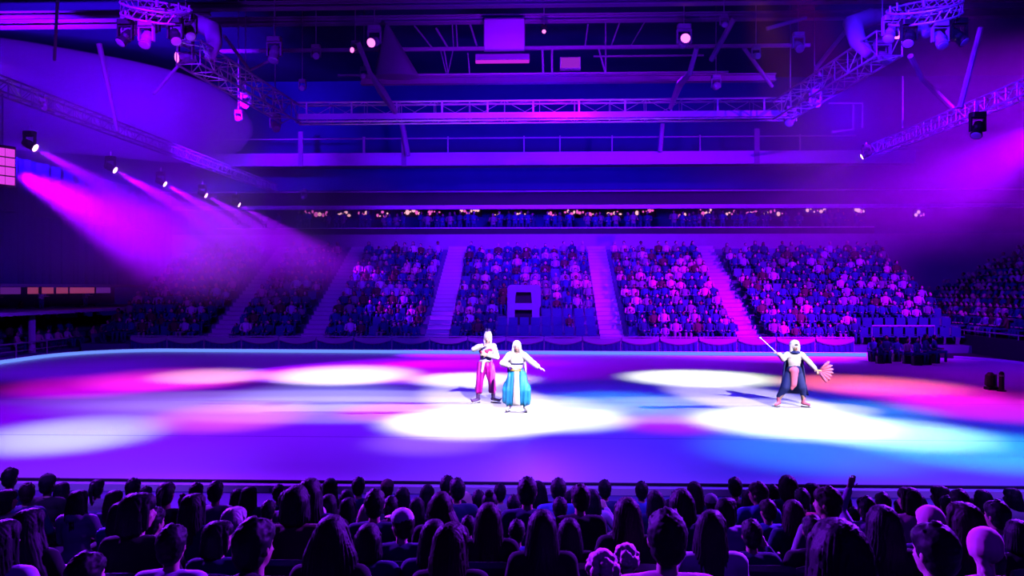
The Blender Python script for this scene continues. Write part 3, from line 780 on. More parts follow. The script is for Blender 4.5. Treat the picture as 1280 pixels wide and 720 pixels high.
# ---- seated spectator, facing +Y, origin on the floor below the hips -------------
SIT = dict(pelvis=(0,0,.52), chest=(0,-.02,.82), neck=(0,-.01,1.0), hc=(0,.015,1.14),
    shL=(-.175,-.01,.925), shR=(.175,-.01,.925), elL=(-.235,.09,.66), elR=(.235,.09,.66), wrL=(-.10,.31,.62), wrR=(.11,.30,.62),
    hpL=(-.09,.04,.51), hpR=(.09,.04,.51), knL=(-.11,.47,.53), knR=(.11,.47,.53), anL=(-.12,.44,.09), anR=(.12,.44,.09), toL=(-.13,.60,.03), toR=(.13,.60,.03))
SIT_UP = dict(SIT, elL=(-.22,.14,1.08), wrL=(-.15,.10,1.34), hnL=V((0,-1,0)))
SIT_LEAN = dict(SIT, elR=(.33,.06,.72), wrR=(.20,.26,.95), hnR=V((0,-.5,.6)))
M_SKIN = mat('skin', (.46,.29,.22), .55, .08, 12); M_SKIN2 = mat('skin_light', (.62,.42,.34), .55, .08, 12); M_SKIN3 = mat('skin_dark', (.16,.08,.055), .5, .1, 12)
def near_body(J, yaw, name):
    mb = MB(); torso(mb, J); limbs(mb, J, finger=.0095)
    head(mb, Matrix.Translation(V(J['hc'])) @ Matrix.Rotation(yaw, 4, 'Z'))
    return remesh(mb, name, M_SKIN, .0125, 2)
BODY = {}
for nm, J in (('sit', SIT), ('up', SIT_UP), ('lean', SIT_LEAN)):
    for yw in ((-50, -22, 0, 22, 50) if nm == 'sit' else (0, 22)):
        BODY[nm, yw] = near_body(J, math.radians(yw), 'person_body')
def cloth_top(J, name, add=.017, coat=False):
    mb = MB(); torso(mb, J, 1, add, neck=False); limbs(mb, J, 1, add*.9, hands=False, legs=False, armend=.93)
    mb.ell(V(J['neck'])+V((0,0,-.035)), (.075,.07,.035))
    if coat: mb.ell((0,0,.50),(.20,.16,.14)); mb.ell((0,-.08,.99),(.10,.07,.06)); 
    me = remesh(mb, name, M_BLACK, .014, 3)
    for v in me.vertices:
        n = noise.noise(v.co*9); v.co += v.normal*(.006*n)
    return me
def cloth_legs(J, name):
    mb = MB(); k = 1; g = .015
    mb.ell(J['pelvis'], (.172,.127,.12))
    for s in 'LR':
        hp, kn, an = V(J['hp'+s]), V(J['kn'+s]), V(J['an'+s])
        mb.caps(hp, .102, kn, .07, 12, 3); mb.caps(kn, .07, kn.lerp(an,.9), .055, 12, 3)
    return remesh(mb, name, M_BLACK, .018, 3)
def shoes(J, name):
    mb = MB()
    for s in 'LR':
        an, to = V(J['an'+s]), V(J['to'+s]); mb.caps(an+V((0,-.02,-.045)), .045, to, .038, 10, 3)
    return remesh(mb, name, M_BLACK, .018, 2)
TOPS = {k: (cloth_top(J, 'shirt_mesh'), cloth_top(J, 'coat_mesh', .024, True)) for k, J in (('sit', SIT), ('up', SIT_UP), ('lean', SIT_LEAN))}
LEGS = cloth_legs(SIT, 'trousers_mesh'); SHOES = shoes(SIT, 'shoes_mesh')
# ---- hair, origin at head centre, face towards +Y ------------------------------
def hair(kind):
    mb = MB(); e = lambda c, r, rot=(0,0,0): mb.ell(c, r, rot, 18, 12)
    rnd = random.Random(hash(kind) % 97 if False else len(kind)*7)
    if kind != 'bald':
        e((0,-.022,.028),(.090,.100,.106)); e((0,.022,.060),(.080,.086,.068)); e((0,-.04,-.03),(.078,.075,.075))
    if kind in ('long','wide','blonde_long','slant'):
        w = {'long':1.0,'wide':1.5,'blonde_long':1.15,'slant':1.1}[kind]; L = {'long':-.28,'wide':-.42,'blonde_long':-.26,'slant':-.30}[kind]
        for k in range(9):
            a = PI*(1.0+.125*k) ; x = math.cos(a); y = math.sin(a)
            z1 = L + .05*math.sin(k*2.1)
            mb.caps((x*.062, -.02+y*.058, .03), .040, (x*.075*w, -.03+y*.075, -.09), .044, 10, 3)
            mb.caps((x*.075*w, -.03+y*.075, -.09), .044, (x*.10*w, -.04+y*.085, z1), .030, 10, 3)
        for s in (-1,1):
            mb.caps((s*.068,.035,.05), .030, (s*.085*w,.03,-.12), .024, 8, 3); mb.caps((s*.085*w,.03,-.12), .024, (s*.10*w,.045,-.24), .016, 8, 3)
    if kind == 'bob':
        for k in range(9):
            a = PI*(1.0+.125*k); x = math.cos(a); y = math.sin(a)
            mb.caps((x*.064, -.02+y*.06, .03), .040, (x*.082, -.025+y*.075, -.10), .036, 10, 3)
        for s in (-1,1): mb.caps((s*.07,.03,.04), .028, (s*.082,.025,-.09), .022, 8, 3)
    if kind == 'ponytail': mb.caps((0,-.10,.07), .030, (0,-.165,.0), .034, 10, 3); mb.caps((0,-.165,.0), .034, (0,-.15,-.18), .014, 10, 3)
    if kind == 'bun': e((0,-.06,.142),(.048,.046,.042))
    if kind == 'curly':
        for k in range(60):
            a = rnd.uniform(0, 2*PI); t = rnd.uniform(-.5, PI/2); y = math.sin(a)*math.cos(t)
            if y > .62 and t < .6: continue
            r = rnd.uniform(.022,.034); e((math.cos(a)*math.cos(t)*.092, -.02+y*.10, .03+math.sin(t)*.10), (r,r,r))
    if kind == 'short':
        for k in range(30):
            a = rnd.uniform(0, 2*PI); t = rnd.uniform(.1, PI/2); r = .018
            if math.sin(a)*math.cos(t) > .75: continue
            mb.caps((math.cos(a)*math.cos(t)*.078, -.01+math.sin(a)*math.cos(t)*.09, .03+math.sin(t)*.095), r, (math.cos(a)*math.cos(t)*.082, -.0+math.sin(a)*math.cos(t)*.095, .04+math.sin(t)*.10), .012, 6, 2)
    me = remesh(mb, 'hair_'+kind, M_BLACK, .009, 2)
    if kind in ('long','wide','blonde_long','slant','bob','ponytail','bun'):
        for v in me.vertices:
            a = math.atan2(v.co.y, v.co.x); v.co += v.normal*(.0035*math.sin(a*38+6*noise.noise(v.co*8)) + .006*noise.noise(V((v.co.x*14, v.co.y*14, v.co.z*3))))
            if kind == 'slant' and v.co.z < -.02: v.co.x += (-.02-v.co.z)*.35
    else:
        for v in me.vertices: v.co += v.normal*(.004*noise.noise(v.co*60))
    return me
HAIR = {k: hair(k) for k in ('short','long','wide','blonde_long','slant','bob','ponytail','bun','curly')}
def beanie():
    mb = MB(); mb.ell((0,-.012,.052),(.096,.112,.098)); me = remesh(mb, 'cap_mesh', M_BLACK, .012, 1)
    return me
def brimcap():
    mb = MB(); mb.ell((0,-.008,.060),(.094,.108,.088)); mb.ell((0,.12,.052),(.07,.075,.010),(-.15,0,0)); mb.ell((0,-.01,.148),(.012,.012,.008))
    return remesh(mb, 'brim_cap_mesh', M_BLACK, .009, 1)
def knothat():
    mb = MB(); mb.ell((0,-.012,.05),(.10,.115,.10)); mb.ell((0,-.03,.03),(.098,.108,.09))
    for k in range(10):
        u = k/9; mb.ell((-.02+.06*u, -.10-.03*u, -.03-.22*u), (.030-.006*(k%2), .026-.006*(k%2), .026))
    return remesh(mb, 'braid_cap_mesh', M_BLACK, .010, 1)
HATS = {'beanie': beanie(), 'cap': brimcap(), 'braid': knothat()}
HC_M = {'black': mat('hair_black', (.0025,.0025,.006), .6, .2, 20, .15), 'brown': mat('hair_brown', (.010,.006,.006), .6, .2, 20, .15),
        'blonde': mat('hair_blonde', (.55,.40,.30), .5, .15, 20), 'grey': mat('hair_grey', (.30,.28,.30), .55, .15, 20), 'pink': mat('hair_pink', (.75,.30,.50), .6, .1, 20)}
CL_M = {'black': mat('cloth_black', (.012,.012,.016), .9, .2, 9), 'navy': mat('cloth_navy', (.015,.03,.09), .9, .2, 9), 'blue': mat('cloth_blue', (.05,.12,.40), .85, .15, 9),
        'white': mat('cloth_white', (.70,.68,.72), .85, .08, 9), 'grey': mat('cloth_grey', (.22,.22,.25), .9, .15, 9), 'lilac': mat('cloth_lilac', (.45,.30,.60), .85, .12, 9),
        'pink': mat('cloth_pink', (.70,.30,.45), .85, .12, 9), 'brown': mat('cloth_brown', (.10,.06,.05), .9, .15, 9), 'red': mat('cloth_red', (.40,.05,.05), .85, .15, 9)}
SK_M = [M_SKIN, M_SKIN2, M_SKIN3]
def setm(o, m):
    o.material_slots[0].link = 'OBJECT'; o.material_slots[0].material = m
HAIR_TXT = {'short':'short {c} hair','long':'long {c} hair','wide':'very long spreading {c} hair','blonde_long':'long wavy {c} hair','slant':'long {c} hair swept aside','bob':'a {c} bob','ponytail':'a {c} ponytail','bun':'{c} hair in a top bun','curly':'curly {c} hair'}
def near_person(x, Y, zf, s, hk, hc, cl, yaw, pose='sit', hat=None, hatc='grey', coat=False, skin=0):
    o = link(BODY[pose, yaw], 'person'); setm(o, SK_M[skin]); o.location = (x, Y, zf); o.scale = (s, s, s)
    t = link(TOPS[pose][1 if coat else 0], 'coat' if coat else 'shirt', o); setm(t, CL_M[cl])
    l = link(LEGS, 'trousers', o); setm(l, CL_M['navy' if cl == 'black' else 'black'])
    f = link(SHOES, 'shoes', o); setm(f, CL_M['black'])
    if hk:
        h = link(HAIR[hk], 'hair', o, SIT['hc']); h.rotation_euler = (0,0,math.radians(yaw)); setm(h, HC_M[hc])
    if hat:
        c = link(HATS[hat], 'hat', o, SIT['hc']); c.rotation_euler = (0,0,math.radians(yaw)); setm(c, CL_M[hatc])
    return o
# px, top py, width px, hair, colour, clothes, head turn (+ is to the left), extras
NP = [
(12,585,14,'short','black','navy',0),(7,612,24,'bob','black','grey',-50),(59,593,20,'short','black','black',0,dict(hat='cap',hatc='black')),(34,636,42,'slant','black','black',-22),
(33,604,10,'short','brown','navy',22),(77,603,11,'bob','black','brown',0),(97,613,25,'long','black','lilac',-22,dict(coat=True)),(121,599,13,'ponytail','black','grey',0),(142,613,22,'long','brown','navy',-22),
(171,616,38,'bob','black','black',-50),(166,598,14,'short','black','brown',0),(207,603,22,'ponytail','black','black',0),(245,604,14,'short','black','navy',0),(269,602,10,'short','black','grey',0),
(241,617,29,'long','black','navy',-22),(214,657,40,'short','black','lilac',0),(272,651,26,'bob','black','navy',-50),(106,692,50,'short','black','pink',-22),(230,619,15,'bun','black','blue',0),
(296,611,16,'long','black','black',22),(311,608,15,'long','black','navy',-22),(292,634,28,'bob','grey','navy',-22,dict(skin=1)),(348,606,12,'short','black','navy',0),(335,626,17,'short','black','black',0),
(357,614,18,'short','black','grey',-22),(369,607,11,'bob','black','brown',0),(386,598,15,'long','black','navy',0),(412,598,20,'long','black','black',0),(410,618,24,'bob','black','black',0),
(397,633,18,'short','grey','grey',0,dict(hat='beanie',hatc='white')),(435,622,22,'long','black','navy',-22),(448,597,15,'short','black','navy',0),(433,612,17,'bob','black','black',22),
(460,628,27,'blonde_long','blonde','lilac',0,dict(skin=1,coat=True)),(484,600,13,'short','brown','brown',0,dict(hat='cap',hatc='brown')),(503,609,19,'bob','black','black',0),(488,621,18,'short','black','black',0),
(502,637,27,'short','brown','navy',50,dict(hat='cap',hatc='white',skin=1)),(317,649,52,'short','black','black',-22,dict(coat=True)),(413,645,62,'wide','black','black',0),(372,630,19,'bob','black','navy',0),
(534,606,17,'long','black','navy',0),(559,595,10,'short','black','black',0),(571,598,10,'short','black','navy',22),(551,615,34,'slant','brown','black',0),(582,615,18,'blonde_long','blonde','lilac',0,dict(skin=1)),
(598,613,17,'short','black','black',0),(612,616,15,'bun','black','navy',0),(625,605,14,'short','black','grey',0),(642,619,18,'short','black','navy',0),(611,629,34,'long','brown','black',0),
(659,597,12,'short','black','navy',0),(673,601,20,'long','black','black',22),(698,598,14,'short','black','blue',0),(725,606,13,'short','brown','black',22),(714,613,14,'bob','black','navy',0),
(756,600,15,'short','black','navy',0),(563,654,40,'long','brown','black',-22),(542,650,34,'long','black','navy',0),(678,638,38,'long','black','black',0),(585,645,20,'short','black','grey',0),
(768,664,27,'bob','black','black',0),(741,612,20,'long','black','lilac',0,dict(pose='lean')),(802,602,17,'short','black','blue',0),(820,613,22,'long','black','navy',0),(785,622,34,'long','brown','black',0),
(869,602,15,'long','brown','navy',0),(919,597,15,'short','black','black',0),(889,618,15,'short','black','grey',0,dict(hat='beanie',hatc='grey')),(909,622,25,'bob','black','lilac',-50),(948,603,13,'short','brown','blue',50,dict(coat=True)),
(986,594,18,'slant','brown','navy',0),(966,606,15,'short','brown','grey',22),(1016,604,20,'bob','black','grey',50),(993,625,26,'long','brown','navy',0),(1017,645,27,'short','black','black',0),
(834,638,54,'short','black','pink',0,dict(skin=1)),(890,638,42,'long','black','white',-22,dict(skin=1)),(849,629,20,'bun','brown','black',0),(783,682,34,'curly','pink','pink',0,dict(skin=1)),(752,690,22,'curly','pink','white',22,dict(skin=1)),
(940,650,30,'short','black','navy',0,dict(pose='lean')),(1035,609,12,'short','brown','grey',50),(1068,634,16,'short','black','grey',0),(1083,621,11,'short','black','lilac',-22,dict(pose='up')),
(1104,616,19,'short','black','navy',0),(1126,625,17,'short','black','black',0),(1137,609,15,'bob','brown','pink',50,dict(skin=1)),(1150,619,17,'long','black','navy',0),(1176,607,16,'bob','brown','red',50,dict(skin=1)),
(1106,632,38,'long','black','black',0),(1163,634,31,'short','blonde','navy',22,dict(hat='beanie',hatc='pink')),(1207,628,39,'long','brown','black',22),(1185,620,16,'short','black','blue',0),(1219,623,14,'bob','brown','grey',0),
(1247,626,28,'short','black','lilac',22),(1266,610,20,'slant','black','grey',50),(1052,650,84,'long','black','black',0),(1170,655,58,'short','black','lilac',22,dict(skin=1)),(1233,662,50,None,'black','pink',-22,dict(hat='braid',hatc='pink',skin=1)),
(1275,650,34,'bob','black','black',0),(460,655,36,'bob','black','navy',0),(0,650,36,'long','black','lilac',-22),(712,648,30,'long','black','black',0),(646,650,30,'short','black','blue',0),(1030,625,20,'bun','black','navy',0),
(148,628,26,'long','black','blue',0),(190,634,26,'short','black','black',-22),(521,622,20,'long','black','black',0),(836,625,17,'short','black','black',0),(960,625,22,'short','brown','blue',22),(700,622,22,'short','black','navy',0),(1003,611,15,'short','black','red',0),
(182,608,15,'short','black','grey',0),(468,612,15,'short','black','navy',0),(655,611,15,'bob','black','black',0),(853,611,14,'bob','black','navy',0),(938,612,14,'long','black','brown',0),(1055,615,15,'long','black','black',0),(1200,612,14,'short','black','navy',0),(1230,612,15,'bob','black','black',0),
]
ROWY = [10.4, 9.6, 8.8, 8.0, 7.2, 6.4, 5.65, 4.9, 4.15, 3.4, 2.65]
def rowz(Y): return 1.97 - .236*(Y-3.3) - 1.27
# stepped terrace
for i, y in enumerate(ROWY):
    MBs = MB().box((-11 if y > 6 else -8, y-.48, -.9), (11 if y > 6 else 8, y+ (ROWY[i-1]-y-.48 if i else .7), rowz(y)))
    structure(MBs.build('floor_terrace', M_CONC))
structure(MB().box((-8, -3, -.9), (8, 1.82, rowz(1.5))).build('floor_terrace', M_CONC))
placed = {i: [] for i in range(len(ROWY))}
final = []
for rec in sorted(NP, key=lambda r: -r[2]):
    px, py, w = rec[:3]; hw = {'wide': .27, 'long': .215, 'slant': .22, 'blonde_long': .23, 'curly': .24, 'bob': .21}.get(rec[3], .195)
    best = None
    for i, y in enumerate(ROWY):
        p = atY(px, py, y); dep = y*math.cos(YAW)
        s = (p.z - rowz(y))/1.275
        pen = 0
        if not .70 <= s <= 1.16: pen += 3*min(abs(s-.70), abs(s-1.16)) + .4
        wp = hw*F/dep
        c = abs(math.log(wp*max(.7, min(1.15, s))/w)) + .5*abs(math.log(max(.3, s)/.98)) + pen
        for (x2, s2) in placed[i]:
            gap = abs(x2-p.x); need = .24*(s+s2)
            if gap < .82*need: c += 50
            elif gap < need: c += 1.5*(need-gap)/need
        if best is None or c < best[0]: best = (c, i, p.x, s)
    c, i, x, s = best; s = max(.62, min(1.2, s))
    if c > 40: print('SKIP', rec[:3]); continue
    placed[i].append((x, s)); final.append((i, x, s, rec))
ROWTXT = ['front row', 'second row', 'third row', 'fourth row', 'fifth row', 'sixth row', 'seventh row', 'eighth row', 'ninth row', 'tenth row', 'last row']
final.sort(key=lambda t: (t[0], t[1])); cnt = {}
CN = {'black':'black','navy':'navy','blue':'blue','white':'white','grey':'grey','lilac':'lilac','pink':'pink','brown':'brown','red':'red'}
CHN = {'black':'dark','brown':'brown','blonde':'pale blonde','grey':'grey','pink':'pink'}
seats = []
for i, x, s, rec in final:
    cnt[i] = cnt.get(i, 0)+1
    ex = rec[7] if len(rec) > 7 else {}
    kw = dict(pose=ex.get('pose','sit'), hat=ex.get('hat'), hatc=ex.get('hatc','grey'), coat=ex.get('coat',False), skin=ex.get('skin',0))
    yw = rec[6]
    if kw['pose'] != 'sit' : yw = 22 if yw else 0
    o = near_person(x, ROWY[i], rowz(ROWY[i]), s, rec[3], rec[4], rec[5], yw, **kw)
    htx = HAIR_TXT[rec[3]].format(c=CHN[rec[4]]) if rec[3] and not kw['hat'] else {'cap':'%s brimmed cap','beanie':'%s knitted hat','braid':'%s cap with a braid'}[kw['hat']] % kw['hatc']
    nth = ordi(cnt[i])
    tag(o, 'person with %s in %s, %s from left, %s' % (htx, CN[rec[5]], nth, ROWTXT[i]), 'person', 'near audience, ' + ROWTXT[i])
    seats.append((i, x, s, nth))
# seats of the nearer rows, benches for the rows by the ice
def seat_proto():
    r = empty('arena_seat', (0,0,0))
    mb = MB(); rs = []
    for k in range(9):
        u = -1+2*k/8; x = .225*u; c = .035*u*u; t = .03*(1-u**4)
        rs.append([(x, -.20+c, .47), (x, -.235+c, .47), (x, -.335+c, .80+t), (x, -.325+c, .84+t), (x, -.295+c, .83+t)])
    mb.rings(rs); mb.build('backrest', M_SEAT, r, smooth=False)
    mb = MB(); rs = []
    for k in range(9):
        u = -1+2*k/8; x = .22*u; c = .02*u*u
        rs.append([(x,-.20,.375+c),(x,.24,.385+c),(x,.25,.41+c),(x,.2,.405+c),(x,-.18,.395+c)])
    mb.rings(rs); mb.build('seat', M_SEAT, r)
    for sx in (-1,1):
        MB().box((sx*.235-.015,-.22,.0),(sx*.235+.015,-.14,.50)).build('leg', M_BLACK, r)
        MB().bevbox((sx*.235-.03,-.22,.60),(sx*.235+.03,.16,.63),.02).build('armrest', M_BLACK, r)
    return r
proto = None
for i, x, s, nth in seats:
    if i < 6: continue
    if proto is None: proto = o = seat_proto()
    else: o = copy_tree(proto)
    o.location = (x, ROWY[i], rowz(ROWY[i])); 
    o['label'] = 'dark plastic arena seat under the %s person from left in %s' % (nth, ROWTXT[i]); o['category'] = 'seat'; o['group'] = 'dark arena seats of the near rows'
for i in range(6):
    y = ROWY[i]; z = rowz(y)
    o = MB().box((-9.5, y-.2, z+.36), (9.5, y+.22, z+.41)).build('bleacher_bench', M_SEAT); tag(o, 'long dark bench under the %s of the near audience' % ROWTXT[i], 'bench', 'long benches of the near audience')
    mb = MB()
    for k in range(-9, 10, 2): mb.box((k-.03, y-.1, z-.01), (k+.03, y+.1, z+.36))
    mb.build('bench_support', M_BLACK, o)
# leaflet / cups etc. on the concrete are too dark to read in the photograph

# ================================================================== far audience
rnd = random.Random(11)
def low_person(mb, M, skin, hairc, top, legs, long_hair, n=6, stand=False):
    def part(c): mb.mi = c
    T = lambda pts: [tuple(p) for p in pts]
    def ring(cx, cy, z, a, b): return [(cx+a*math.cos(2*PI*k/8), cy+b*math.sin(2*PI*k/8), z) for k in range(8)]
    dz = .42 if stand else 0
    part(top); mb.rings([ring(0,0,.42+dz,.17,.12), ring(0,0,.62+dz,.15,.11), ring(0,0,.86+dz,.20,.115), ring(0,.0,.95+dz,.17,.09), ring(0,0,1.0+dz,.06,.055)], True, M)
    for s in (-1,1):
        part(top); mb.tube([(s*.20,0,.92+dz),(s*.25,.10,.66+dz),(s*.14,.28,.64+dz)], [.055,.045,.035], 5, M)
        part(skin); mb.tube([(s*.14,.28,.64+dz),(s*.10,.36,.66+dz)], [.035,.025], 5, M)
        part(legs)
        if stand: mb.tube([(s*.09,0,.9),(s*.10,.03,.48),(s*.10,0,.05)], [.09,.065,.045], 5, M)
        else: mb.tube([(s*.09,0,.5),(s*.11,.44,.52),(s*.11,.42,.08)], [.09,.07,.05], 5, M)
    part(skin); mb.ell((0,.03,1.11+dz),(.075,.085,.105),(0,0,0),8,5,M)
    part(hairc); mb.ell((0,-.008,1.145+dz),(.088,.095,.098),(0,0,0),8,5,M)
    if long_hair: mb.tube([(0,-.04,1.1+dz),(0,-.07,.95+dz),(0,-.09,.82+dz)], [.09,.10,.05], 6, M)
FM = [mat('far_skin', (.60,.42,.34), .6), mat('far_skin_dark', (.22,.12,.08), .6), HC_M['black'], HC_M['brown'], HC_M['blonde'],
      mat('far_cloth_dark_hazed', (.02,.03,.14), .9), mat('far_cloth_navy_hazed', (.03,.04,.24), .9), CL_M['white'], CL_M['grey'], CL_M['lilac'], CL_M['pink'], CL_M['red'], CL_M['blue'], CL_M['brown']]  # dark and navy far clothes carry the blue lift of the haze in their colour
def pick():
    return (0 if rnd.random() < .75 else 1, rnd.choice([2,2,2,3,3,4]), rnd.choice([5,5,6,6,6,7,8,8,9,9,10,10,6,13,13,5]), rnd.choice([5,5,6,8]), rnd.random() < .4)
protos = []
for k in range(14):
    mb = MB(); a = pick(); low_person(mb, Matrix.Identity(4), *a[:4], a[4]); protos.append((mb.mesh('far_person', FM, True), a))
TX = {5:'dark clothes',6:'navy',7:'white',8:'grey',9:'lilac',10:'pink',11:'red',12:'blue',13:'brown'}
BLK = [(-20.6,-15.9,'at the far left end'),(-14.5,-11.4,'left of the second aisle'),(-10.0,-5.45,'left of the letter block'),(-4.05,2.85,'around the letter block'),(4.25,9.25,'right of the letter block'),(10.65,19.6,'at the right end')]
def seat_x(x0, x1):
    n = int((x1-x0)/.5); return [x0 + (x1-x0)*(k+.5)/n for k in range(n)]
mass = MB(); fs = MB(); nind = 0
seatmesh = None
for i in range(ROWS-2):
    y, z = row(i)
    for bi, (x0, x1, bt) in enumerate(BLK):
        nn = 0
        for x in seat_x(x0, x1):
            block = (-1.75 < x < .45 and i in (0,1,2))
            if bi == 3 and .45 <= x and i < 3 : block = rnd.random() < .8
            if not (-1.75 < x < .45 and i in (2,)):
                fs.box((x-.21, y+.10, z+.36), (x+.21, y+.14, z+.80)); fs.box((x-.21, y-.22, z+.36), (x+.21, y+.10, z+.41))
            if block or rnd.random() < .07 or (bi == 5 and x > 15.0 and i < 2): continue
            j = rnd.uniform(-.05,.05); sc = rnd.choice([1,1,.95,.9,.78]); rz = PI + rnd.uniform(-.35,.35)
            yy = y - .06
            if i < 2 and nind < 150:
                me, a = rnd.choice(protos); o = link(me, 'person'); o.location = (x+j, yy, z); o.rotation_euler = (0,0,rz); o.scale = (sc,)*3
                nn += 1; nind += 1
                tag(o, 'distant spectator in %s, %s from left, %s row %s' % (TX[a[2]], ordi(nn), 'front' if i == 0 else 'second', bt), 'person', 'far audience, first rows')
            else:
                M = Matrix.Translation((x+j, yy, z)) @ Matrix.Rotation(rz, 4, 'Z') @ Matrix.Diagonal((sc,sc,sc,1))
                a = pick(); low_person(mass, M, *a[:4], a[4])
o = mass.build('crowd', FM, smooth=True); tag(o, 'packed distant audience filling the far stand between the pale aisles', 'crowd', kind='stuff')
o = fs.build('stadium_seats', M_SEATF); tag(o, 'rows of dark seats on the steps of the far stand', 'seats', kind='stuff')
mass = MB(); fs = MB(); nr = 0
for i in range(RR-1):
    x = 20.6+i*.85; z = .62+.40*i
    for k in range(49):
        y = 21.5 + k*.5
        if k in (20,21): continue
        px = 671 + x*F/y
        if px > 1330: continue
        fs.box((x+.10, y-.21, z+.36), (x+.14, y+.21, z+.80)); fs.box((x-.22, y-.21, z+.36), (x+.10, y+.21, z+.41))
        if rnd.random() < .12: continue
        M = Matrix.Translation((x-.06, y+rnd.uniform(-.05,.05), z)) @ Matrix.Rotation(PI/2+rnd.uniform(-.5,.3), 4, 'Z')
        a = pick()
        if i < 1:
            me, a = rnd.choice(protos); o = link(me, 'person'); o.matrix_world = M; nr += 1
            tag(o, 'distant spectator in %s, %s from the near end, front row of right stand' % (TX[a[2]], ordi(nr)), 'person', 'right stand audience, front row')
        else: low_person(mass, M, *a[:4], a[4])
o = mass.build('crowd', FM, smooth=True); tag(o, 'packed audience in the steep stand at the right end', 'crowd', kind='stuff')
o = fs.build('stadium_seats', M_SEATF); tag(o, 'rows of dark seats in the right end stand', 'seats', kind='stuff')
# standing people along the concourse rail and on the left balcony
mass = MB()
for k in range(95):
    x = -19.5 + k*.42 + rnd.uniform(-.12,.12)
    if rnd.random() < .25: continue
    M = Matrix.Translation((x, 47.75+rnd.uniform(0,.8), 6.15)) @ Matrix.Rotation(PI+rnd.uniform(-.8,.8), 4, 'Z') @ Matrix.Diagonal((1.05,1.05,rnd.uniform(.92,1.08),1))
    a = pick(); low_person(mass, M, a[0], a[1], rnd.choice([5,6,6,8]), 5, a[4], stand=True)
o = mass.build('crowd', FM, smooth=True); tag(o, 'line of standing people in silhouette behind the concourse counter', 'crowd', kind='stuff')
mass = MB()
for i in range(5):
    for k in range(30):
        if rnd.random() < .65: continue
        M = Matrix.Translation((-22.25-i*.8, 22+k*.7, .10+.30*i)) @ Matrix.Rotation(-PI/2+rnd.uniform(-.3,.3), 4, 'Z') @ Matrix.Diagonal((.8,.8,.8,1))
        a = pick(); low_person(mass, M, *a[:4], a[4])
o = mass.build('crowd', FM, smooth=True); tag(o, 'thin audience in the dark seats under the left balcony', 'crowd', kind='stuff')
fs = MB()
for i in range(5):
    for k in range(38):
        y = 22+k*.6; x = -22.3-i*.8
        if i == 0 and abs(y-32.6) < .5: continue; z = .10+.30*i
        fs.box((x-.14, y-.21, z+.34), (x-.10, y+.21, z+.72)); fs.box((x-.10, y-.21, z+.34), (x+.2, y+.21, z+.38))
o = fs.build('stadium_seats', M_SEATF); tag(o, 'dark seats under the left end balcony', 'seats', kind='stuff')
for k, (y, c) in enumerate(((27.5,7),(30.5,8),(33.8,7),(37.5,9))):
    mb = MB(); low_person(mb, Matrix.Identity(4), 0, 2, c, 5, k % 2 == 0, stand=True); o = mb.build('person', FM, smooth=True)
    o.location = (-22.1-.2*k, y, 1.98); o.scale = (.5,.5,.5) if False else (.9,.9,.54); o.rotation_euler = (0,0,-PI/2)
    bpy.data.objects.remove(o) if k > 3 else tag(o, 'person in %s standing on the left balcony, %s from the near end' % (TX[c], ordi(k+1)), 'person', 'people on the left balcony')
# crew by the rink entrance
CREW = [(1092,447,27.8+3,.80,6),(1108,446,30.2,.88,5),(1121,448,30.8,.78,6),(1134,449,30.0,.80,8),(1146,450,29.4,.86,6),(1157,452,29.6,.95,5),(1168,452,30.2,.90,5),(1100,452,30.0,.74,5)]
for k, (px, py, Y, sc, c) in enumerate(CREW):
    me = MB(); low_person(me, Matrix.Identity(4), 0 if k in (4,) else 1, 2, c, 5, k % 2 == 1); o = me.build('person', FM, smooth=True)
    q = ray(px, 440); o.location = (q.x*Y/q.y, Y, 0.0); o.scale = (sc,)*3; o.rotation_euler = (0,0,PI*.8+.3*k)
    tag(o, 'crew member sitting in %s at the rink entrance, %s from left' % (TX[c], ordi(k+1)), 'person', 'crew at the rink entrance')
    st = MB(); st.bevbox((-.19,-.14,.0),(.19,.14,.40),.03); s_ = st.build('low_stool', M_BLACK); s_.location = o.location; s_.scale = (sc,)*3
    s_.location.z = 0
    tag(s_, 'low dark stool under the %s crew member from the left' % ordi(k+1), 'stool', 'stools at the rink entrance')
# small dark things on the ice at right
g = atZ(1240, 487); r = empty('floor_lamp', (g.x, g.y, 0)); tag(r, 'squat dark lamp standing on the right side of the ice', 'lamp')
MB().bevbox((-.17,-.15,0),(.17,.15,.08),.03).build('base', M_BLACK, r); 
mb = MB(); mb.tube([(-.05,0,.08),(-.05,0,.14),(-.05,-.0,.42),(-.05,0,.5)], [.08,.15,.13,.05], 12); mb.build('lamp_head', M_BLACK, r)
MB().tube([(.11,0,.08),(.11,0,.44)], .035, 8).build('handle', M_GREYP, r)
g = atZ(1252, 489); r = empty('bollard', (g.x, g.y, 0)); tag(r, 'narrow dark bollard beside the squat lamp on the ice', 'bollard')
MB().tube([(0,0,0),(0,0,.03),(0,0,.04),(0,0,.52),(0,0,.56)], [.12,.12,.07,.065,.03], 12).build('post', M_BLACK, r)
MB().tube([(0,0,.42),(0,0,.47)], .075, 12).build('band', M_GREYP, r)

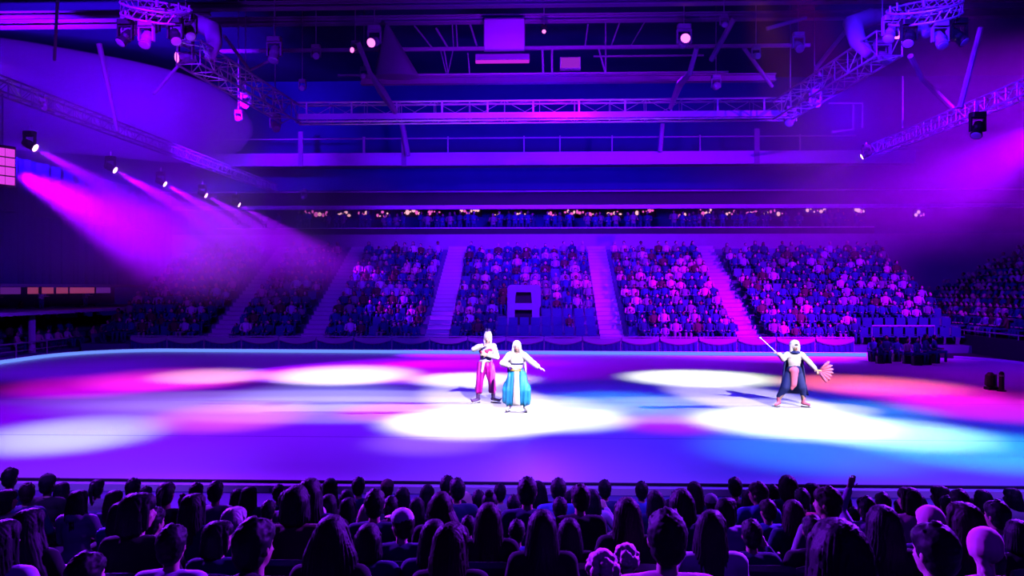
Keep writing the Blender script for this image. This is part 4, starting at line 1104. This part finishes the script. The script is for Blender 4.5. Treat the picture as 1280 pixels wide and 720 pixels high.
# ================================================================== skaters
M_EYE = mat('eye_paint', (.02,.02,.04), .3); M_LIP = mat('lip_paint', (.55,.05,.15), .4)
C_MAG = mat('magenta_satin', (.62,.0,.50), .45, .1, 8, .5); C_BLUE = mat('blue_satin', (.02,.33,.75), .4, .15, 8, .5); C_WHT = mat('white_satin', (.88,.85,.88), .45, .04, 8, .4)
C_PURP = mat('purple_leather', (.10,.03,.22), .35, .1, 8, .5); C_RED = mat('red_sash', (.70,.03,.20), .5, .1, 8); C_NAVY = mat('navy_velvet', (.02,.03,.18), .7, .1, 8); C_GOLD = mat('gold_trim', (.8,.5,.15), .3, .05, 8, .6, .7)
C_PNKF = mat('pink_feather', (.95,.22,.45), .8, .1, 20); C_VEIL = mat('pale_veil', (.85,.78,.86), .6, .05, 8); M_BLADE = mat('blade_steel', (.6,.6,.65), .2, .02, 8, .6, .8)
def skater(name, loc, s, rz, J, label, skin=M_SKIN2, yaw=0, tilt=0, curl=.5):
    mb = MB(); torso(mb, J, 1, 0, bust=1); limbs(mb, J, finger=.009, curl=curl)
    H = Matrix.Translation(V(J['hc'])) @ Matrix.Rotation(yaw,4,'Z') @ Matrix.Rotation(tilt,4,'Y'); head(mb, H)
    o = link(remesh(mb, name, skin, .0085, 2), 'person', None, loc); o.rotation_euler = (0,0,rz); o.scale = (s,)*3
    tag(o, label, 'person')
    def kid(nm, mb, m, vox=.012, sm=3):
        me = remesh(mb, nm, m, vox, sm) if vox else mb.mesh(nm, m, True); return link(me, nm, o)
    for q in (-1,1):
        mb = MB(); mb.ell((q*.031,.080,-.012),(.013,.009,.008),(0,0,0),10,6,H); kid('eye', mb, M_EYE, 0)
        mb = MB(); mb.tube([(q*.016,.092,.014),(q*.032,.091,.020),(q*.048,.080,.012)], .004, 5, H); kid('eyebrow', mb, M_EYE, 0)
    mb = MB(); mb.ell((0,.100,-.058),(.024,.009,.009),(0,0,0),10,6,H); kid('lips', mb, M_LIP, 0)
    return o, kid, H
def skates(kid, J, m, curl=.0):
    for s in 'LR':
        an, to = V(J['an'+s]), V(J['to'+s]); d = (to-an); d.z = 0; d.normalize()
        mb = MB(); mb.caps(an+V((0,0,.12)), .058, an+V((0,0,-.02)), .050, 12, 3); mb.caps(an+V((0,0,-.045))-d*.03, .042, to+V((0,0,.015)), .034, 12, 3)
        if curl: mb.caps(to+V((0,0,.015)), .03, to+d*.06+V((0,0,.07)), .012, 10, 2)
        b = kid('skate_boot', mb, m)
        a0 = an-d*.07; a1 = to+d*.05
        for z0, z1 in ((.0,.035),): 
            nrm = V((-d.y, d.x, 0))*.004; mb = MB()
            mb.rings([[tuple(p-nrm+V((0,0,z0-p.z+.002))), tuple(p+nrm+V((0,0,z0-p.z+.002))), tuple(p+nrm+V((0,0,z1-p.z))), tuple(p-nrm+V((0,0,z1-p.z)))] for p in (a0, a0.lerp(a1,.5), a1)])
            kid('skate_blade', mb, M_BLADE, 0)
def harem(kid, J, m, nm, wid=.15, waist=.97, ankle_r=.055):
    mb = MB(); mb.ell((0,0,waist-.07),(.20,.145,.12))
    for s in 'LR':
        hp, kn, an = V(J['hp'+s]), V(J['kn'+s]), V(J['an'+s])
        mb.caps(hp, .12, kn, wid, 16, 4); c = kn.lerp(an, .55); mb.caps(kn, wid, c, wid*.95, 16, 4); mb.caps(c, wid*.95, an+V((0,0,.12)), ankle_r, 16, 4)
    me = remesh(mb, nm, m, .014, 3)
    for v in me.vertices:
        a = math.atan2(v.co.y, v.co.x*2); v.co += v.normal*(.014*math.sin(v.co.x*60+3*v.co.z) )
    return me
# 1 -- magenta trousers, arms folded up to the face, dark boots
J = dict(pelvis=(0,0,.98), chest=(.01,.01,1.27), neck=(.03,.02,1.47), hc=(.05,.035,1.62), shL=(-.16,.02,1.40), shR=(.19,.0,1.41),
    elL=(-.30,.20,1.36), elR=(.27,.12,1.15), wrL=(-.08,.27,1.46), wrR=(.02,.24,1.22), hpL=(-.09,0,.95), hpR=(.09,0,.95),
    knL=(-.15,.06,.55), knR=(.15,.06,.55), anL=(-.19,.0,.15), anR=(.19,.0,.15), toL=(-.33,.10,.065), toR=(.34,.08,.065), hnL=V((0,.3,1)), hnR=V((0,1,.3)))
g = G(607, 504)
def face_cam(p): return math.atan2(-p.x*-1, 1)*0 + PI
o, kid, H = skater('person_body', (g.x, g.y, 0), 1.03, PI+.12, {k: (V((-v[0], v[1], v[2])) if not isinstance(v, Vector) else v) for k, v in J.items()}, 'skater in magenta trousers and white top with folded arms, on dark boots', yaw=-.25)
J1 = {k: (V((-v[0], v[1], v[2])) if not isinstance(v, Vector) else v) for k, v in J.items()}
skates(kid, J1, C_PURP, 1)
link(harem(kid, J1, C_MAG, 'trousers', .105, 1.0), 'trousers', o)
mb = MB(); torso(mb, J1, 1, .02, neck=False, low=False, bust=1); limbs(mb, J1, 1, .03, hands=False, legs=False, armend=.85); kid('shirt', mb, C_WHT)
mb = MB(); mb.ell(V(J1['chest'])+V((0,.0,.02)), (.185,.142,.075)); mb.caps(V(J1['chest'])+V((-.1,.08,.05)), .05, V(J1['chest'])+V((.1,.08,.0)), .05); kid('red_vest', mb, C_RED)
mb = MB(); mb.ell((0,0,1.05),(.178,.14,.05)); mb.caps((.06,.13,1.04),.04,(.10,.17,.80),.03); kid('sash', mb, C_WHT)
mb = MB(); mb.ell((0,-.02,.03),(.105,.115,.118),(0,0,0),18,12,H); mb.ell((0,-.03,.115),(.085,.09,.07),(0,0,0),14,9,H)
mb.caps((.075,.0,-.02),.04,(.07,-.01,-.22),.035,10,3,H); mb.caps((-.075,.0,-.02),.038,(-.06,-.02,-.18),.03,10,3,H); mb.caps((0,-.08,-.02),.07,(0,-.10,-.32),.05,10,3,H); kid('head_cloth', mb, C_VEIL)
mb = MB()
for k in range(7):
    a = 2*PI*k/7; mb.tube([(.05*math.cos(a),-.02+.05*math.sin(a),.165),(.062*math.cos(a),-.02+.06*math.sin(a),.235)], [.014,.003], 5, H)
mb.rings([[(rr*math.cos(2*PI*i/16),-.02+rr*math.sin(2*PI*i/16),z) for i in range(16)] for z, rr in ((.150,.058),(.18,.058))], True, H); kid('crown', mb, C_PURP, 0)
# 2 -- blue balloon trousers, long pale veil, one hand on the hip
J = dict(pelvis=(0,0,.96), chest=(0,.0,1.23), neck=(0,.0,1.42), hc=(0,.02,1.57), shL=(-.165,.0,1.36), shR=(.165,.0,1.36),
    elL=(-.36,.02,1.20), elR=(.34,.06,1.16), wrL=(-.54,.12,1.08), wrR=(.14,.20,1.12), hpL=(-.09,0,.93), hpR=(.09,0,.93),
    knL=(-.16,.03,.52), knR=(.16,.03,.52), anL=(-.20,.0,.15), anR=(.19,.0,.15), toL=(-.25,.16,.065), toR=(.24,.16,.065), hnL=V((0,0,1)), hnR=V((0,.6,.8)), hdL=V((-.9,.2,-.35)))
J2 = {k: V(v) for k, v in J.items()}
g = G(646, 515)
o, kid, H = skater('person_body', (g.x, g.y, 0), .99, PI-.05, J2, 'skater in wide blue balloon trousers and a long pale veil, arm stretched out', yaw=.05)
skates(kid, J2, C_WHT)
link(harem(kid, J2, C_BLUE, 'trousers', .185, .98, .06), 'trousers', o)
mb = MB(); rs = []
for k in range(11):
    u = k/10; z = .98-.80*u; w_ = .055+.03*u
    rs.append([(-w_-.01+.0*u, .14+.075*math.sin(u*2.4), z), (w_-.01, .14+.075*math.sin(u*2.4), z), (w_-.01, .16+.075*math.sin(u*2.4), z), (-w_-.01, .16+.075*math.sin(u*2.4), z)])
mb.rings(rs); kid('front_panel', mb, C_WHT, 0)
mb = MB(); torso(mb, J2, 1, .016, neck=False, low=False, bust=1); limbs(mb, J2, 1, .034, hands=False, legs=False, armend=.8); kid('blouse', mb, C_WHT)
mb = MB(); mb.ell((0,.0,1.0),(.182,.145,.05)); kid('belt', mb, C_GOLD)
mb = MB(); mb.ell(V(J2['chest'])+V((0,0,-.07)), (.165,.13,.045)); kid('bodice_band', mb, C_NAVY)
mb = MB(); mb.ell((0,-.02,.032),(.104,.112,.120),(0,0,0),18,12,H)
for q in (-1,1):
    mb.caps((q*.075,.0,.02),.038,(q*.095,.02,-.20),.032,10,3,H); mb.caps((q*.09,-.05,-.1),.045,(q*.19,-.09,-.42),.035,10,3,H); mb.caps((q*.19,-.09,-.42),.035,(q*.22,-.08,-.62),.022,10,3,H)
mb.caps((0,-.08,0),.075,(0,-.11,-.52),.07,12,3,H); kid('veil', mb, C_VEIL)
# 3 -- hooded figure with staff, pink fan, navy coat tails
J = dict(pelvis=(0,0,.90), chest=(.0,.03,1.17), neck=(.0,.06,1.35), hc=(.0,.09,1.50), shL=(-.17,.04,1.30), shR=(.17,.04,1.30),
    elL=(-.33,.14,1.12), elR=(.30,.14,1.20), wrL=(-.42,.30,.98), wrR=(.42,.22,1.33), hpL=(-.10,0,.88), hpR=(.10,0,.88),
    knL=(-.17,.10,.50), knR=(.24,.12,.50), anL=(-.24,.0,.15), anR=(.36,.0,.15), toL=(-.34,.12,.065), toR=(.48,.13,.065), hnL=V((0,0,1)), hnR=V((0,.2,1)), hdR=V((.8,.15,.35)))
J3 = {k: V(v) for k, v in J.items()}
g = G(992, 509)
o, kid, H = skater('person_body', (g.x, g.y, 0), 1.0, PI, J3, 'hooded skater with a raised thin staff and a pink fan, in navy coat tails', yaw=.1, curl=1.2)
skates(kid, J3, C_PNKF)
mb = MB(); torso(mb, J3, 1, .022, neck=False, bust=0); limbs(mb, J3, 1, .03, hands=False, legs=False, armend=.9); kid('shirt', mb, C_WHT)
mb = MB(); mb.ell((0,.03,.92),(.20,.17,.14))
for s, q in (('L',-1),('R',1)): mb.caps(J3['hp'+s], .11, J3['kn'+s], .105, 14, 3); mb.caps(J3['kn'+s], .105, V(J3['an'+s])+V((0,0,.12)), .062, 14, 3)
kid('breeches', mb, C_NAVY)
mb = MB(); mb.ell((.03,.14,.92),(.13,.07,.10)); mb.caps((.03,.16,.92),.10,(.06,.19,.58),.07,14,3); mb.caps((.05,.18,.62),.075,(.10,.18,.48),.04,12,3); kid('pink_apron', mb, C_PNKF)
mb = MB(); rs = []
for k in range(17):
    a = PI*(.95+1.1*k/16); c, s_ = math.cos(a), math.sin(a)
    rs.append([(c*.19,.02+s_*.15,1.28),(c*.215,.02+s_*.175,1.28),(c*.29,s_*.26,.60),(c*.36+.02*math.sin(k*2),s_*.32,.30),(c*.33+.02*math.sin(k*2),s_*.29,.30),(c*.26,s_*.23,.60)])
mb.rings(rs); kid('coat_tails', mb, C_NAVY, 0)
mb = MB(); mb.ell((0,.0,-.14),(.13,.12,.05),(0,0,0),16,8,H); kid('collar', mb, C_NAVY)
mb = MB(); mb.ell((0,-.025,.04),(.125,.125,.135),(0,0,0),18,12,H); mb.caps((0,-.06,0),.105,(0,-.10,-.24),.09,12,3,H)
for q in (-1,1): mb.caps((q*.098,.0,.02),.040,(q*.095,.0,-.16),.035,10,3,H)
kid('hood', mb, C_VEIL)
mb = MB(); mb.ell((0,.085,.05),(.05,.03,.024),(0,0,0),12,8,H); kid('dark_fringe', mb, M_EYE, 0)
W = o.matrix_world if False else Matrix.Translation(o.location) @ Matrix.Rotation(PI, 4, 'Z')
hp_ = W @ (V(J3['wrR']) + V((.07,.02,.03)))
st = empty('staff', hp_); tag(st, 'thin pale staff held up by the hooded skater', 'staff')
MB().tube([(.10,.02,-.09),(-.40,-.05,.36)], .011, 8).build('shaft', C_WHT, st); mb = MB(); mb.ell((-.41,-.05,.37),(.022,.022,.022)); mb.build('tip', C_VEIL, st, True)
hp_ = W @ (V(J3['wrL']) + V((-.05,.08,-.03)))
fn = empty('feather_fan', hp_); tag(fn, 'pink feather fan in the outstretched hand of the hooded skater', 'fan')
for k in range(7):
    a = math.radians(-58+19*k); d = V((math.cos(a), -.1, math.sin(a)*.8-.15)).normalized()
    mb = MB(); mb.tube([d*.04, d*.16, d*.28, d*.34], [.010,.034,.040,.012], 8); mb.build('feather', C_PNKF, fn, True)
MB().tube([(-.06,.02,.02),(.06,-.01,-.01)], .014, 8).build('handle', C_GOLD, fn)
